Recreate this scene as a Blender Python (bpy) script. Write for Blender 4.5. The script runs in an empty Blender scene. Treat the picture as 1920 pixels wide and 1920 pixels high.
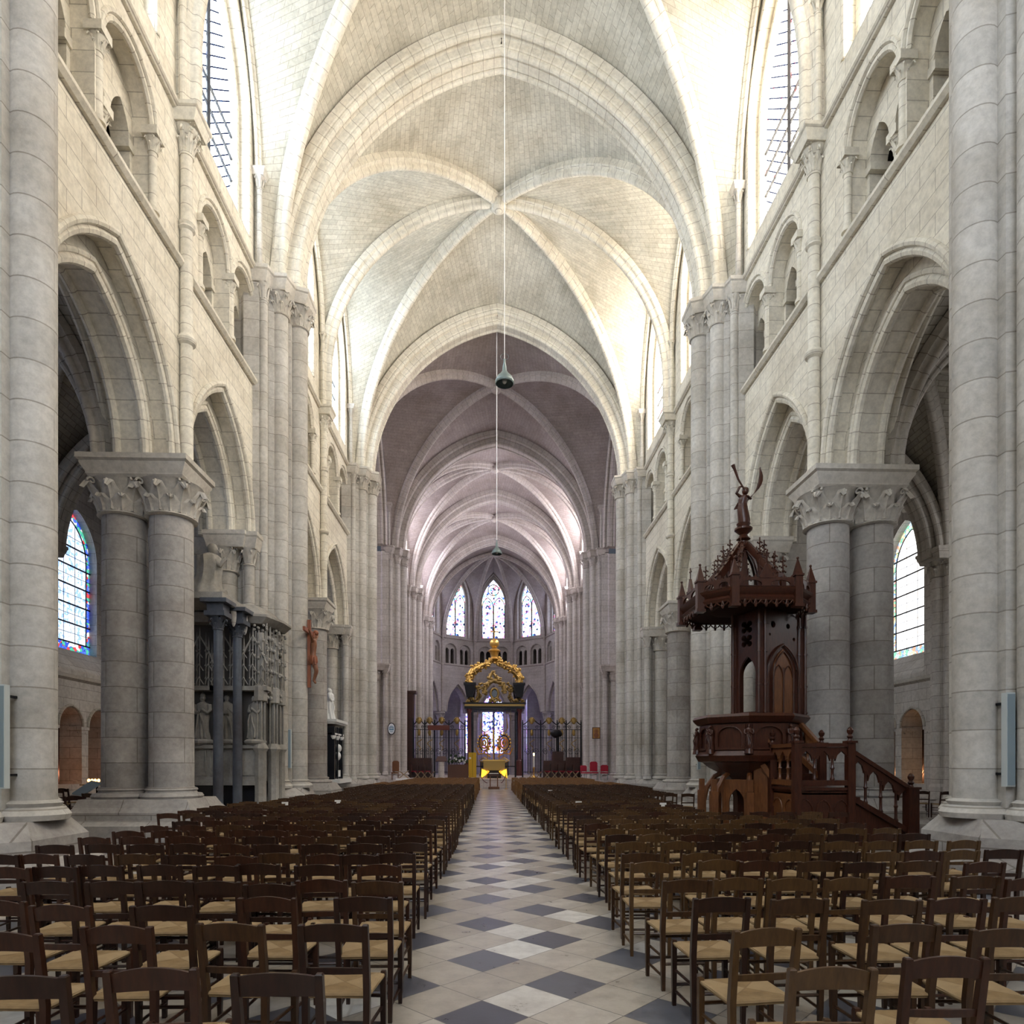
import bpy, bmesh, math, random
from mathutils import Vector, Matrix
from mathutils.geometry import tessellate_polygon
rnd = random.Random(7)
PI = math.pi
COL = bpy.context.scene.collection
sin, cos, sqrt = math.sin, math.cos, math.sqrt

# ---------------------------------------------------------------- mesh builder
class MB:
    def __init__(s): s.v = []; s.f = []; s.uv = []
    def face(s, pts, uv=None):
        i = len(s.v); s.v += [tuple(p) for p in pts]; s.f.append(list(range(i, i + len(pts)))); s.uv.append(uv)
    def grid(s, rows, uvs=None, cu=False, cv=False):
        # rows: list of lists of points
        n, m = len(rows), len(rows[0]); b = len(s.v)
        for r in rows: s.v += [tuple(p) for p in r]
        for i in range(n if cv else n - 1):
            for j in range(m if cu else m - 1):
                i2, j2 = (i + 1) % n, (j + 1) % m
                s.f.append([b + i * m + j, b + i * m + j2, b + i2 * m + j2, b + i2 * m + j])
                if uvs:
                    U = lambda a, c: uvs(a, c)
                    s.uv.append([U(i, j), U(i, j + 1), U(i + 1, j + 1), U(i + 1, j)])
                else: s.uv.append(None)
    def box(s, x0, x1, y0, y1, z0, z1):
        p = [(x, y, z) for z in (z0, z1) for y in (y0, y1) for x in (x0, x1)]
        for q in ((0, 1, 3, 2), (4, 5, 7, 6), (0, 1, 5, 4), (2, 3, 7, 6), (0, 2, 6, 4), (1, 3, 7, 5)): s.face([p[k] for k in q])
        return s
    def hexa(s, p):   # 8 points: bottom 4 ring, top 4 ring
        for q in ((0, 1, 2, 3), (4, 5, 6, 7), (0, 1, 5, 4), (1, 2, 6, 5), (2, 3, 7, 6), (3, 0, 4, 7)): s.face([p[k] for k in q])
        return s
    def bar(s, a, b, w, h=None, up=(0, 0, 1)):
        a, b = Vector(a), Vector(b); h = h or w; t = (b - a).normalized(); u = Vector(up)
        if abs(t.dot(u)) > .98: u = Vector((0, 1, 0))
        x = t.cross(u).normalized(); y = x.cross(t)
        r = lambda c: [c + x * i * w / 2 + y * j * h / 2 for i, j in ((-1, -1), (1, -1), (1, 1), (-1, 1))]
        return s.hexa(r(a) + r(b))
    def lathe(s, x, y, prof, n=20, a0=0, a1=2 * PI, cap=True):
        full = abs(a1 - a0 - 2 * PI) < 1e-6; m = n if full else n + 1
        R = max(r for r, z in prof)
        L = [0]
        for k in range(1, len(prof)): L.append(L[-1] + math.hypot(prof[k][0] - prof[k - 1][0], prof[k][1] - prof[k - 1][1]))
        rows = [[(x + r * cos(a0 + (a1 - a0) * j / n), y + r * sin(a0 + (a1 - a0) * j / n), z) for j in range(m)] for r, z in prof]
        s.grid(rows, lambda i, j: ((a1 - a0) * j / n * R, prof[i][1]), cu=full)
        if cap:
            for r, z in (prof[0], prof[-1]):
                if r > 1e-4: s.face([(x + r * cos(a0 + (a1 - a0) * j / n), y + r * sin(a0 + (a1 - a0) * j / n), z) for j in range(m)])
        return s
    def cyl(s, x, y, z0, z1, r, n=16, r2=None): return s.lathe(x, y, [(r, z0), (r if r2 is None else r2, z1)], n)
    def prism(s, poly, z0, z1, poly2=None):
        p2 = poly2 or poly; n = len(poly)
        s.fillpoly([(x, y, z0) for x, y in poly]); s.fillpoly([(x, y, z1) for x, y in p2])
        for i in range(n):
            j = (i + 1) % n
            s.face([(*poly[i], z0), (*poly[j], z0), (*p2[j], z1), (*p2[i], z1)])
        return s
    def fillpoly(s, pts):
        if len(pts) <= 4: s.face(pts); return
        n = Vector((0, 0, 0))
        for i in range(len(pts)): n += Vector(pts[i]).cross(Vector(pts[(i + 1) % len(pts)]))
        for t in tessellate_polygon([[Vector(p) for p in pts]]): s.face([pts[k] for k in t])
    def tube(s, pts, r, n=8, closed=False, r2=None, flat=1.0):
        P = [Vector(p) for p in pts]; m = len(P); rows = []; up = None; L = 0; Ls = []
        for i in range(m):
            a = P[i - 1] if (i > 0 or closed) else P[i]; b = P[(i + 1) % m] if (i < m - 1 or closed) else P[i]
            t = (b - a).normalized()
            if up is None:
                up = Vector((0, 0, 1)) if abs(t.z) < .9 else Vector((1, 0, 0))
            x = t.cross(up)
            if x.length < 1e-4: x = t.orthogonal()
            x.normalize(); up = x.cross(t)
            rr = r if r2 is None else r + (r2 - r) * i / (m - 1)
            if callable(r): rr = r(i / (m - 1))
            rows.append([P[i] + x * rr * cos(2 * PI * k / n) + up * rr * flat * sin(2 * PI * k / n) for k in range(n)])
            if i: L += (P[i] - P[i - 1]).length
            Ls.append(L)
        Ls.append(L)
        s.grid(rows, lambda i, j: (j / n * .4, Ls[min(i, m)]), cu=True, cv=closed)
        if not closed: s.face(rows[0]); s.face(rows[-1])
        return s
    def sweep(s, pts, prof, S, closed=False, ends=True):
        # planar path, plane normal S; profile (a along S, b along outward normal)
        P = [Vector(p) for p in pts]; S = Vector(S).normalized(); m = len(P); rows = []; L = 0; Ls = []
        PL = [0]
        for k in range(len(prof)):
            q = prof[(k + 1) % len(prof)]; PL.append(PL[-1] + math.hypot(q[0] - prof[k][0], q[1] - prof[k][1]))
        for i in range(m):
            a = P[i - 1] if (i > 0 or closed) else P[i]; b = P[(i + 1) % m] if (i < m - 1 or closed) else P[i]
            t = (b - a).normalized(); N = S.cross(t).normalized()
            rows.append([P[i] + S * u + N * w for u, w in prof])
            if i: L += (P[i] - P[i - 1]).length
            Ls.append(L)
        Ls.append(L)
        s.grid(rows, lambda i, j: (PL[min(j, len(prof))] + .17, Ls[min(i, m)]), cu=True, cv=closed)
        if ends and not closed: s.fillpoly([tuple(p) for p in rows[0]]); s.fillpoly([tuple(p) for p in rows[-1]])
        return s
    def sphere(s, c, r, n=12, m=8, sc=(1, 1, 1)):
        rows = [[(c[0] + sc[0] * r * sin(PI * i / m) * cos(2 * PI * j / n), c[1] + sc[1] * r * sin(PI * i / m) * sin(2 * PI * j / n), c[2] + sc[2] * r * cos(PI * i / m)) for j in range(n)] for i in range(m + 1)]
        s.grid(rows, cu=True); return s
    def merge(s, o, M=None):
        b = len(s.v)
        s.v += [tuple(M @ Vector(p)) for p in o.v] if M else o.v
        s.f += [[i + b for i in f] for f in o.f]; s.uv += o.uv
        return s
    def mesh(s, name, mat, smooth=35):
        me = bpy.data.meshes.new(name); me.from_pydata(s.v, [], s.f)
        uvl = me.uv_layers.new(name='UVMap').data
        for p, uv in zip(me.polygons, s.uv):
            if uv is None:
                n = p.normal; ax = max(range(3), key=lambda k: abs(n[k]))
                for li in p.loop_indices:
                    c = me.vertices[me.loops[li].vertex_index].co
                    uvl[li].uv = (c.y, c.z) if ax == 0 else (c.x, c.z) if ax == 1 else (c.x, c.y)
            else:
                for li, q in zip(p.loop_indices, uv): uvl[li].uv = q
        bm = bmesh.new(); bm.from_mesh(me)
        bmesh.ops.remove_doubles(bm, verts=bm.verts, dist=1e-4)
        bmesh.ops.recalc_face_normals(bm, faces=bm.faces)
        bm.to_mesh(me); bm.free()
        if smooth:
            me.shade_smooth(); me.set_sharp_from_angle(angle=math.radians(smooth))
        me.materials.append(mat)
        return me
    def build(s, name, mat, parent=None, smooth=35):
        o = bpy.data.objects.new(name, s.mesh(name, mat, smooth)); COL.objects.link(o)
        if parent: put(o, parent)
        return o
def put(o, parent):
    o.parent = parent
    o.matrix_parent_inverse = WM(parent).inverted()
def WM(o):
    m = Matrix.LocRotScale(o.location, o.rotation_euler, o.scale)
    return (WM(o.parent) @ o.matrix_parent_inverse @ m) if o.parent else m
def tag(o, label=None, cat=None, group=None, kind=None):
    if label: o['label'] = label
    if cat: o['category'] = cat
    if group: o['group'] = group
    if kind: o['kind'] = kind
    return o
def empty(name, loc=(0, 0, 0), label=None, cat=None, group=None, kind=None, parent=None):
    o = bpy.data.objects.new(name, None); o.empty_display_size = .2; COL.objects.link(o); o.location = loc
    if parent: put(o, parent)
    return tag(o, label, cat, group, kind)
def copy_tree(o, parent=None):
    c = o.copy(); COL.objects.link(c)
    if parent: c.parent = parent
    for ch in [x for x in o.children]: copy_tree(ch, c)
    return c

# ---------------------------------------------------------------- materials
def mat(name, color=(.5, .5, .5), rough=.6, metal=0, emis=None, es=0, spec=.5):
    m = bpy.data.materials.new(name); m.use_nodes = True; b = m.node_tree.nodes['Principled BSDF']
    b.inputs['Base Color'].default_value = (*color, 1); b.inputs['Roughness'].default_value = rough; b.inputs['Metallic'].default_value = metal
    b.inputs['Specular IOR Level'].default_value = spec
    if emis: b.inputs['Emission Color'].default_value = (*emis, 1); b.inputs['Emission Strength'].default_value = es
    return m
def nd(m, t, **k):
    n = m.node_tree.nodes.new(t)
    for a, b in k.items():
        if a.startswith('i_'): n.inputs[a[2:].replace('_', ' ')].default_value = b
        else: setattr(n, a, b)
    return n
def lk(m, a, b): m.node_tree.links.new(a, b)
def ramp(m, stops, interp='LINEAR'):
    r = nd(m, 'ShaderNodeValToRGB'); r.color_ramp.interpolation = interp
    e = r.color_ramp.elements
    while len(e) < len(stops): e.new(.5)
    for el, (p, c) in zip(e, stops): el.position = p; el.color = (*c, 1)
    return r
def mixc(m, fac, a, b, mode='MIX'):
    x = nd(m, 'ShaderNodeMix', data_type='RGBA', blend_type=mode)
    for s_, v in ((x.inputs[0], fac), (x.inputs[6], a), (x.inputs[7], b)):
        if hasattr(v, 'links'): lk(m, v, s_)
        else: s_.default_value = v if isinstance(v, (int, float)) else (*v, 1)
    return x.outputs[2]
def math_(m, op, a, b=None, clamp=False):
    x = nd(m, 'ShaderNodeMath', operation=op, use_clamp=clamp)
    for s_, v in ((x.inputs[0], a), (x.inputs[1], b)):
        if v is None: continue
        if hasattr(v, 'links'): lk(m, v, s_)
        else: s_.default_value = v
    return x.outputs[0]
def stone(name, c1, c2, joint, bw=.8, bh=.38, ms=.009, stain=(.55, .5, .42), sa=.5, bump=.25, rough=.85):
    m = mat(name, c1, rough, spec=.25); b = m.node_tree.nodes['Principled BSDF']
    uv = nd(m, 'ShaderNodeUVMap', uv_map='UVMap')
    br = nd(m, 'ShaderNodeTexBrick', offset=.5); lk(m, uv.outputs[0], br.inputs['Vector'])
    for k, v in (('Scale', 1), ('Mortar Size', ms), ('Mortar Smooth', .2), ('Bias', 0), ('Brick Width', bw), ('Row Height', bh)): br.inputs[k].default_value = v
    br.inputs['Color1'].default_value = (*c1, 1); br.inputs['Color2'].default_value = (*c2, 1); br.inputs['Mortar'].default_value = (*joint, 1)
    g = nd(m, 'ShaderNodeNewGeometry')
    n1 = nd(m, 'ShaderNodeTexNoise', i_Scale=.55, i_Detail=6, i_Roughness=.62); lk(m, g.outputs['Position'], n1.inputs['Vector'])
    n2 = nd(m, 'ShaderNodeTexNoise', i_Scale=9, i_Detail=5, i_Roughness=.7); lk(m, g.outputs['Position'], n2.inputs['Vector'])
    r1 = ramp(m, [(.42, (0, 0, 0)), (.72, (1, 1, 1))]); lk(m, n1.outputs['Fac'], r1.inputs[0])
    f = math_(m, 'MULTIPLY', r1.outputs[0], sa)
    c = mixc(m, f, br.outputs['Color'], stain, 'MULTIPLY')
    r2 = ramp(m, [(.3, (.74, .735, .73)), (.62, (1.06, 1.05, 1.04))]); lk(m, n2.outputs['Fac'], r2.inputs[0])
    c = mixc(m, .8, c, r2.outputs[0], 'MULTIPLY')
    lk(m, c, b.inputs['Base Color'])
    if bump:
        h = math_(m, 'ADD', math_(m, 'MULTIPLY', br.outputs['Fac'], -1.0), math_(m, 'MULTIPLY', n2.outputs['Fac'], .5))
        bp = nd(m, 'ShaderNodeBump', i_Strength=bump, i_Distance=.03); lk(m, h, bp.inputs['Height']); lk(m, bp.outputs[0], b.inputs['Normal'])
    return m
M = {}
M['wall'] = stone('pale_ashlar', (.84, .80, .70), (.76, .72, .625), (.48, .45, .39))
M['pier'] = stone('pier_stone', (.63, .61, .575), (.53, .515, .485), (.36, .335, .30), bw=6, bh=.52, ms=.010, sa=.65)
M['twin'] = stone('column_stone', (.50, .48, .455), (.39, .375, .36), (.27, .25, .225), bw=1.35, bh=.55, ms=.011, stain=(.55, .50, .48), sa=.95, bump=.4)
M['rib'] = stone('rib_stone', (.80, .765, .67), (.72, .685, .60), (.46, .42, .36), bw=3, bh=.38, ms=.010)
M['web'] = stone('vault_web', (.67, .645, .56), (.56, .54, .465), (.44, .41, .35), bw=.55, bh=.2, ms=.010, sa=.55, bump=.12)
M['cweb'] = stone('choir_vault_web', (.43, .37, .355), (.375, .325, .315), (.31, .265, .25), bw=.6, bh=.2, ms=.010, sa=.6, bump=.1)  # uncleaned stone, with the crossing's dimness and glass tint mixed into the colour
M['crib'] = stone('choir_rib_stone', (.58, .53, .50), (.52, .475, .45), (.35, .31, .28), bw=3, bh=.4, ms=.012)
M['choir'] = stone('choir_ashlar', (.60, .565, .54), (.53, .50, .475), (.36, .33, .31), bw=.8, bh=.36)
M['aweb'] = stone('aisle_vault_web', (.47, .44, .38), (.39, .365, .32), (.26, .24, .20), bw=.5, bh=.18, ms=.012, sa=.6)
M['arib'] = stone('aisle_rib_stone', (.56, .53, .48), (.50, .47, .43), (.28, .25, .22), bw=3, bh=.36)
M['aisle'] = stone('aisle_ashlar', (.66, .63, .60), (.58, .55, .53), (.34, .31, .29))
M['carved'] = stone('carved_stone', (.64, .61, .56), (.60, .57, .52), (.60, .57, .52), bw=9, bh=9, ms=0, sa=.7, bump=.35)
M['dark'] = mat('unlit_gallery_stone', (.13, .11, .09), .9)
M['black'] = mat('black_iron', (.012, .012, .014), .45, .4)
M['lead'] = mat('window_lead', (.02, .02, .025), .6)
M['white_cord'] = mat('white_cord', (.85, .85, .85), .5)
def wood(name, c1, c2, rough=.38, rv=0.0):
    m = mat(name, c1, rough); b = m.node_tree.nodes['Principled BSDF']
    tc = nd(m, 'ShaderNodeTexCoord'); mp = nd(m, 'ShaderNodeMapping'); mp.inputs['Scale'].default_value = (14, 14, 2.2)
    lk(m, tc.outputs['Object'], mp.inputs[0])
    n = nd(m, 'ShaderNodeTexNoise', i_Scale=2.5, i_Detail=5, i_Roughness=.6); lk(m, mp.outputs[0], n.inputs['Vector'])
    r = ramp(m, [(.3, c2), (.7, c1)]); lk(m, n.outputs['Fac'], r.inputs[0]); out = r.outputs[0]
    if rv:
        oi = nd(m, 'ShaderNodeObjectInfo'); r2 = ramp(m, [(0, (.55, .5, .5)), (.5, (1, 1, 1)), (1, (1 + rv, 1 + rv * 1.15, 1 + rv))]); lk(m, oi.outputs['Random'], r2.inputs[0])
        out = mixc(m, 1, out, r2.outputs[0], 'MULTIPLY')
    lk(m, out, b.inputs['Base Color'])
    bp = nd(m, 'ShaderNodeBump', i_Strength=.15, i_Distance=.004); lk(m, n.outputs['Fac'], bp.inputs['Height']); lk(m, bp.outputs[0], b.inputs['Normal'])
    return m
M['oak'] = wood('carved_oak', (.085, .026, .013), (.04, .012, .006), .33)
M['oak2'] = wood('golden_oak', (.22, .085, .03), (.12, .042, .015), .35)
M['chair'] = wood('chair_wood', (.155, .066, .024), (.07, .027, .010), .34, .5)
M['gold'] = mat('gilding', (.72, .46, .13), .38, .85)
M['dgold'] = mat('old_gilding', (.40, .27, .09), .45, .7)
M['red'] = mat('red_fabric', (.34, .012, .03), .8)
M['blackstone'] = mat('black_marble', (.014, .015, .02), .25)
# floor: stone lozenges, one in four dark
def floor_mat():
    m = mat('floor_slabs', rough=.42); b = m.node_tree.nodes['Principled BSDF']
    g = nd(m, 'ShaderNodeNewGeometry'); sp = nd(m, 'ShaderNodeSeparateXYZ'); lk(m, g.outputs['Position'], sp.inputs[0])
    d = .61; x0, y0 = FX, FY
    X = math_(m, 'DIVIDE', math_(m, 'SUBTRACT', sp.outputs[0], x0), d); Y = math_(m, 'DIVIDE', math_(m, 'SUBTRACT', sp.outputs[1], y0), d)
    a = math_(m, 'ADD', math_(m, 'ADD', X, Y), .5); c = math_(m, 'ADD', math_(m, 'SUBTRACT', X, Y), .5)   # lozenge coordinates
    ia, ic = math_(m, 'FLOOR', a), math_(m, 'FLOOR', c)
    # dark when both a and c index even
    ev = lambda v: math_(m, 'LESS_THAN', math_(m, 'ABSOLUTE', math_(m, 'SUBTRACT', math_(m, 'MULTIPLY', math_(m, 'FRACT', math_(m, 'MULTIPLY', v, .5)), 2), 0)), .5)
    dark = math_(m, 'MULTIPLY', ev(ia), ev(ic))
    fr = lambda v: math_(m, 'ABSOLUTE', math_(m, 'SUBTRACT', math_(m, 'FRACT', v), .5))
    edge = math_(m, 'MAXIMUM', fr(a), fr(c)); joint = math_(m, 'GREATER_THAN', edge, .492)
    cb = nd(m, 'ShaderNodeCombineXYZ'); lk(m, ia, cb.inputs[0]); lk(m, ic, cb.inputs[1])
    wn = nd(m, 'ShaderNodeTexWhiteNoise', noise_dimensions='2D'); lk(m, cb.outputs[0], wn.inputs[0])
    lt = ramp(m, [(0, (.34, .30, .25)), (.5, (.43, .39, .335)), (.8, (.50, .46, .41)), (1, (.66, .65, .62))]); lk(m, wn.outputs[0], lt.inputs[0])
    dk = ramp(m, [(0, (.075, .078, .10)), (1, (.13, .135, .16))]); lk(m, wn.outputs[0], dk.inputs[0])
    n = nd(m, 'ShaderNodeTexNoise', i_Scale=4.5, i_Detail=7, i_Roughness=.7); lk(m, g.outputs['Position'], n.inputs['Vector'])
    r = ramp(m, [(.3, (.72, .70, .68)), (.6, (1.05, 1.05, 1.05))]); lk(m, n.outputs['Fac'], r.inputs[0])
    col = mixc(m, dark, lt.outputs[0], dk.outputs[0]); col = mixc(m, 1, col, r.outputs[0], 'MULTIPLY')
    col = mixc(m, joint, col, (.12, .11, .10)); lk(m, col, b.inputs['Base Color'])
    rr = math_(m, 'ADD', math_(m, 'MULTIPLY', n.outputs['Fac'], .3), .17); lk(m, rr, b.inputs['Roughness'])
    bp = nd(m, 'ShaderNodeBump', i_Strength=.15, i_Distance=.01); lk(m, math_(m, 'SUBTRACT', n.outputs['Fac'], joint), bp.inputs['Height']); lk(m, bp.outputs[0], b.inputs['Normal'])
    return m
# glass: lit from outside by daylight, seen as a lit window
def glass_mat(name, tint, strength, colours, cell=.09, colf=.35, lw=.02, diamond=None, dark=.0):
    m = bpy.data.materials.new(name); m.use_nodes = True; nt = m.node_tree; nt.nodes.clear()
    uv = nd(m, 'ShaderNodeUVMap', uv_map='UVMap')
    vo = nd(m, 'ShaderNodeTexVoronoi', feature='F1', i_Scale=1 / cell); lk(m, uv.outputs[0], vo.inputs['Vector'])
    ve = nd(m, 'ShaderNodeTexVoronoi', feature='DISTANCE_TO_EDGE', i_Scale=1 / cell); lk(m, uv.outputs[0], ve.inputs['Vector'])
    sp = nd(m, 'ShaderNodeSeparateColor'); lk(m, vo.outputs['Color'], sp.inputs[0])
    n = len(colours); rp = ramp(m, [(i / n, c) for i, c in enumerate(colours)], 'CONSTANT'); lk(m, sp.outputs[0], rp.inputs[0])
    sel = math_(m, 'LESS_THAN', sp.outputs[1], colf)
    col = mixc(m, sel, tint, rp.outputs[0])
    if diamond:
        s2 = nd(m, 'ShaderNodeSeparateXYZ'); lk(m, uv.outputs[0], s2.inputs[0])
        A = math_(m, 'DIVIDE', math_(m, 'ADD', s2.outputs[0], s2.outputs[1]), diamond); B = math_(m, 'DIVIDE', math_(m, 'SUBTRACT', s2.outputs[0], s2.outputs[1]), diamond)
        e = math_(m, 'MAXIMUM', *[math_(m, 'ABSOLUTE', math_(m, 'SUBTRACT', math_(m, 'FRACT', v), .5)) for v in (A, B)])
        ld = math_(m, 'GREATER_THAN', e, .5 - lw / diamond)
    else: ld = math_(m, 'LESS_THAN', ve.outputs['Distance'], lw)
    col = mixc(m, ld, col, (.004, .005, .01))
    if dark:
        dd = math_(m, 'LESS_THAN', sp.outputs[2], dark); col = mixc(m, dd, col, (.02, .03, .08))
    em = nd(m, 'ShaderNodeEmission', i_Strength=strength); lk(m, col, em.inputs[0])
    # glass as light passes it: the room side shows the daylight behind it
    out = nd(m, 'ShaderNodeOutputMaterial'); lk(m, em.outputs[0], out.inputs[0])
    return m
# ---------------------------------------------------------------- architecture
FX, FY = -.39, 5.36
CAMX, EYE, F = -.33, 1.62, 1214.0
S_Y = [-3.0, 8.65, 20.35, 32.7, 44.4, 53.8, 64.3]
MIDS = {8.65: 14.7, 20.35: 26.6}
def mid_(a, b): return MIDS.get(a, (a + b) / 2)
HW = 7.25          # half width to the wall face
M['floor'] = floor_mat()

def parc(s, h, n=14, frac=None):
    """half pointed arc: list of (horizontal from centre, height) from (s,0) to (0,h)"""
    out = []
    for k in range(n + 1):
        if h >= s:
            R = (h * h + s * s) / (2 * s); a = math.asin(h / R) * k / n
            out.append((s - R + R * cos(a), R * sin(a)))
        else:
            a = PI / 2 * k / n; out.append((s * cos(a), h * sin(a)))
    return out
def arch(uc, w, zs, za, z0=None, n=12):
    """outline of an arched opening, from bottom left over the apex to bottom right"""
    h = parc(w / 2, za - zs, n)
    p = [(uc - x, zs + z) for x, z in h] + [(uc + x, zs + z) for x, z in reversed(h[:-1])]
    if z0 is not None and z0 < zs - 1e-6: p = [(uc - w / 2, z0)] + p + [(uc + w / 2, z0)]
    return p
class Frame:
    """wall frame: u along the wall, d outwards from the wall face, z up"""
    def __init__(s, o, u, n): s.o, s.u, s.n = Vector(o), Vector(u).normalized(), Vector(n).normalized()
    def p(s, u, d, z): return s.o + s.u * u + s.n * d + Vector((0, 0, z))
def side(s): return Frame((s * HW, 0, 0), (0, 1, 0), (s, 0, 0))
def plate(mb, Fr, outer, holes, d0, d1, skip_outer=False):
    loops = [[Vector((u, z, 0)) for u, z in outer]] + [[Vector((u, z, 0)) for u, z in h] for h in holes]
    flat = [q for l in loops for q in l]; tr = tessellate_polygon(loops); b = len(mb.v); n = len(flat)
    for d in (d0, d1): mb.v += [tuple(Fr.p(q.x, d, q.y)) for q in flat]
    for k in (0, 1):
        for t in tr:
            mb.f.append([b + k * n + i for i in t]); mb.uv.append([(flat[i].x, flat[i].y) for i in t])
    st = 0
    for li, l in enumerate(loops):
        m = len(l); L = 0
        if not (li == 0 and skip_outer):
            for i in range(m):
                j = (i + 1) % m; dl = (l[j] - l[i]).length
                mb.f.append([b + st + i, b + st + j, b + n + st + j, b + n + st + i]); mb.uv.append([(d0, L), (d0, L + dl), (d1, L + dl), (d1, L)]); L += dl
        st += m
def path(Fr, pts, d): return [Fr.p(u, d, z) for u, z in pts]

# capital with curling leaves
def leaf(mb, x, y, th, z0, zt, r, R, w0, rib=True):
    rows = []; h = zt - z0; N = 9
    for q in range(N):
        t = q / (N - 1); curl = max(0, t - .72) / .28
        zz = z0 + h * (t if t < .8 else .8 + .2 * sin((t - .8) / .2 * PI * .9)) - .16 * h * curl ** 2
        rr = r * 1.09 + (R - r) * (.2 * t + .95 * t ** 2.4)
        w = w0 * (.75 + .5 * sin(PI * min(1, t * 1.05)) ) * (1 - .8 * max(0, t - .8) / .2) * (1 + .16 * cos(t * 22))
        c, s_ = cos(th), sin(th); row = []
        for j in (-1, -.6, -.25, 0, .25, .6, 1):
            k = rr + (.09 * r if j == 0 and rib else 0) - abs(j) ** 1.5 * .10 * r + (.05 * r if abs(j) == .6 else 0)
            row.append((x + k * c - j * w * s_, y + k * s_ + j * w * c, zz - abs(j) * .03 * h))
        rows.append(row)
    mb.grid(rows)
def capital(mb, x, y, z0, z1, r, R, n=8, big=True, rings=1.12):
    h = z1 - z0
    mb.lathe(x, y, [(r * rings, z0 - .09 * h), (r * (rings + .08), z0 - .05 * h), (r * rings, z0), (r * 1.0, z0 + .02 * h), (r * 1.04, z0 + .35 * h), (r * 1.18, z0 + .65 * h), (R * .92, z0 + .92 * h), (R, z1)], 24 if big else 10)
    if not big:
        for i in range(n): leaf(mb, x, y, 2 * PI * i / n, z0 + .05 * h, z0 + .9 * h, r, R * 1.05, r * .42)
        return mb
    for i in range(n):
        leaf(mb, x, y, PI / n + 2 * PI * i / n, z0, z0 + .52 * h, r, r + (R - r) * .75, r * .36)
    for i in range(n):
        th = 2 * PI * i / n; leaf(mb, x, y, th, z0 + .02 * h, z0 + .93 * h, r, R * (1.14 if i % 2 else 1.02), r * .36)
        for s_ in (-1, 1):   # volutes under the slab corners
            if i % 2:
                P = []
                for k in range(12):
                    a = k * .55; q = (1 - k / 13) * .13 * h; P.append((x + (R * 1.02 + q * cos(a)) * cos(th + s_ * .13), y + (R * 1.02 + q * cos(a)) * sin(th + s_ * .13), z0 + .86 * h + q * sin(a)))
                mb.tube(P, r * .05, 5)
    return mb
ABP = [(0.0, 0), (.05, .06), (.05, .10), (.16, .26), (.16, .30), (.22, .34), (.22, .45)]
def abacus(mb, poly, z0, h=.45, over=.22):
    """moulded slab over a polygon outline"""
    cx = sum(p[0] for p in poly) / len(poly); cy = sum(p[1] for p in poly) / len(poly)
    def off(e):
        out = []; n = len(poly)
        for i in range(n):
            a, b, c = [Vector((*poly[(i + k) % n], 0)) for k in (-1, 0, 1)]
            t1, t2 = (b - a).normalized(), (c - b).normalized(); n1 = Vector((t1.y, -t1.x, 0)); n2 = Vector((t2.y, -t2.x, 0))
            if (n1.dot(b - Vector((cx, cy, 0)))) < 0 and n <= 4: n1, n2 = -n1, -n2
            m = (n1 + n2); m = m / max(.3, m.dot(n1)) if m.length > 1e-6 else n1
            out.append(b + m * e)
        return [(q.x, q.y) for q in out]
    pr = [(a / .22 * over, z0 + b / .45 * h) for a, b in ABP]
    rows = [[(u, v, z) for u, v in off(e)] for e, z in pr]
    mb.grid(rows, cu=True); mb.fillpoly(rows[0]); mb.fillpoly(rows[-1])
    return mb
def rect(x0, x1, y0, y1): return [(x0, y0), (x1, y0), (x1, y1), (x0, y1)]
def ccw(poly):
    a = sum(poly[i][0] * poly[(i + 1) % len(poly)][1] - poly[(i + 1) % len(poly)][0] * poly[i][1] for i in range(len(poly)))
    return poly if a > 0 else poly[::-1]

# -------- twin columns
SPR = 8.22
def twin_column(s, y, label, mt='twin', big=True, group=None):
    t = empty('twin_column', (s * 7.95, y, 0), label, 'column', group)
    for i, x in enumerate((7.45, 8.47)):
        MB().lathe(s * x, y, [(.47, 1.02), (.46, 1.2), (.445, 7.05)], 40 if big else 20).build('column_shaft', M[mt], t, 40)
        c = MB(); capital(c, s * x, y, 7.1, 7.79, .45, .66, 8, big); c.build('capital', M['carved'], t, 50)
        MB().lathe(s * x, y, [(.62, .86), (.66, .92), (.62, .98), (.53, .99), (.51, 1.03), (.54, 1.06), (.52, 1.1), (.46, 1.12)], 32).build('column_base', M[mt], t, 40)
    a = MB(); abacus(a, ccw(rect(s * 6.98, s * 8.94, y - .55, y + .55)), 7.78, .45, .18); a.build('abacus', M['carved'], t, 30)
    p = MB(); q = ccw(rect(s * 6.78, s * 9.05, y - .72, y + .72)); q2 = ccw(rect(s * 6.6, s * 9.14, y - .92, y + .92)); q3 = ccw(rect(s * 6.35, s * 9.2, y - 1.15, y + 1.15))
    p.prism(q2, .44, .60); p.prism(q2, .60, .70, ccw(rect(s * 6.68, s * 9.1, y - .82, y + .82))); p.prism(ccw(rect(s * 6.68, s * 9.1, y - .82, y + .82)), .70, .87, q)
    p.prism(q3, 0, .34); p.prism(q3, .34, .44, q2); p.build('plinth', M['twin'], t, 20)
    return t

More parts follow.
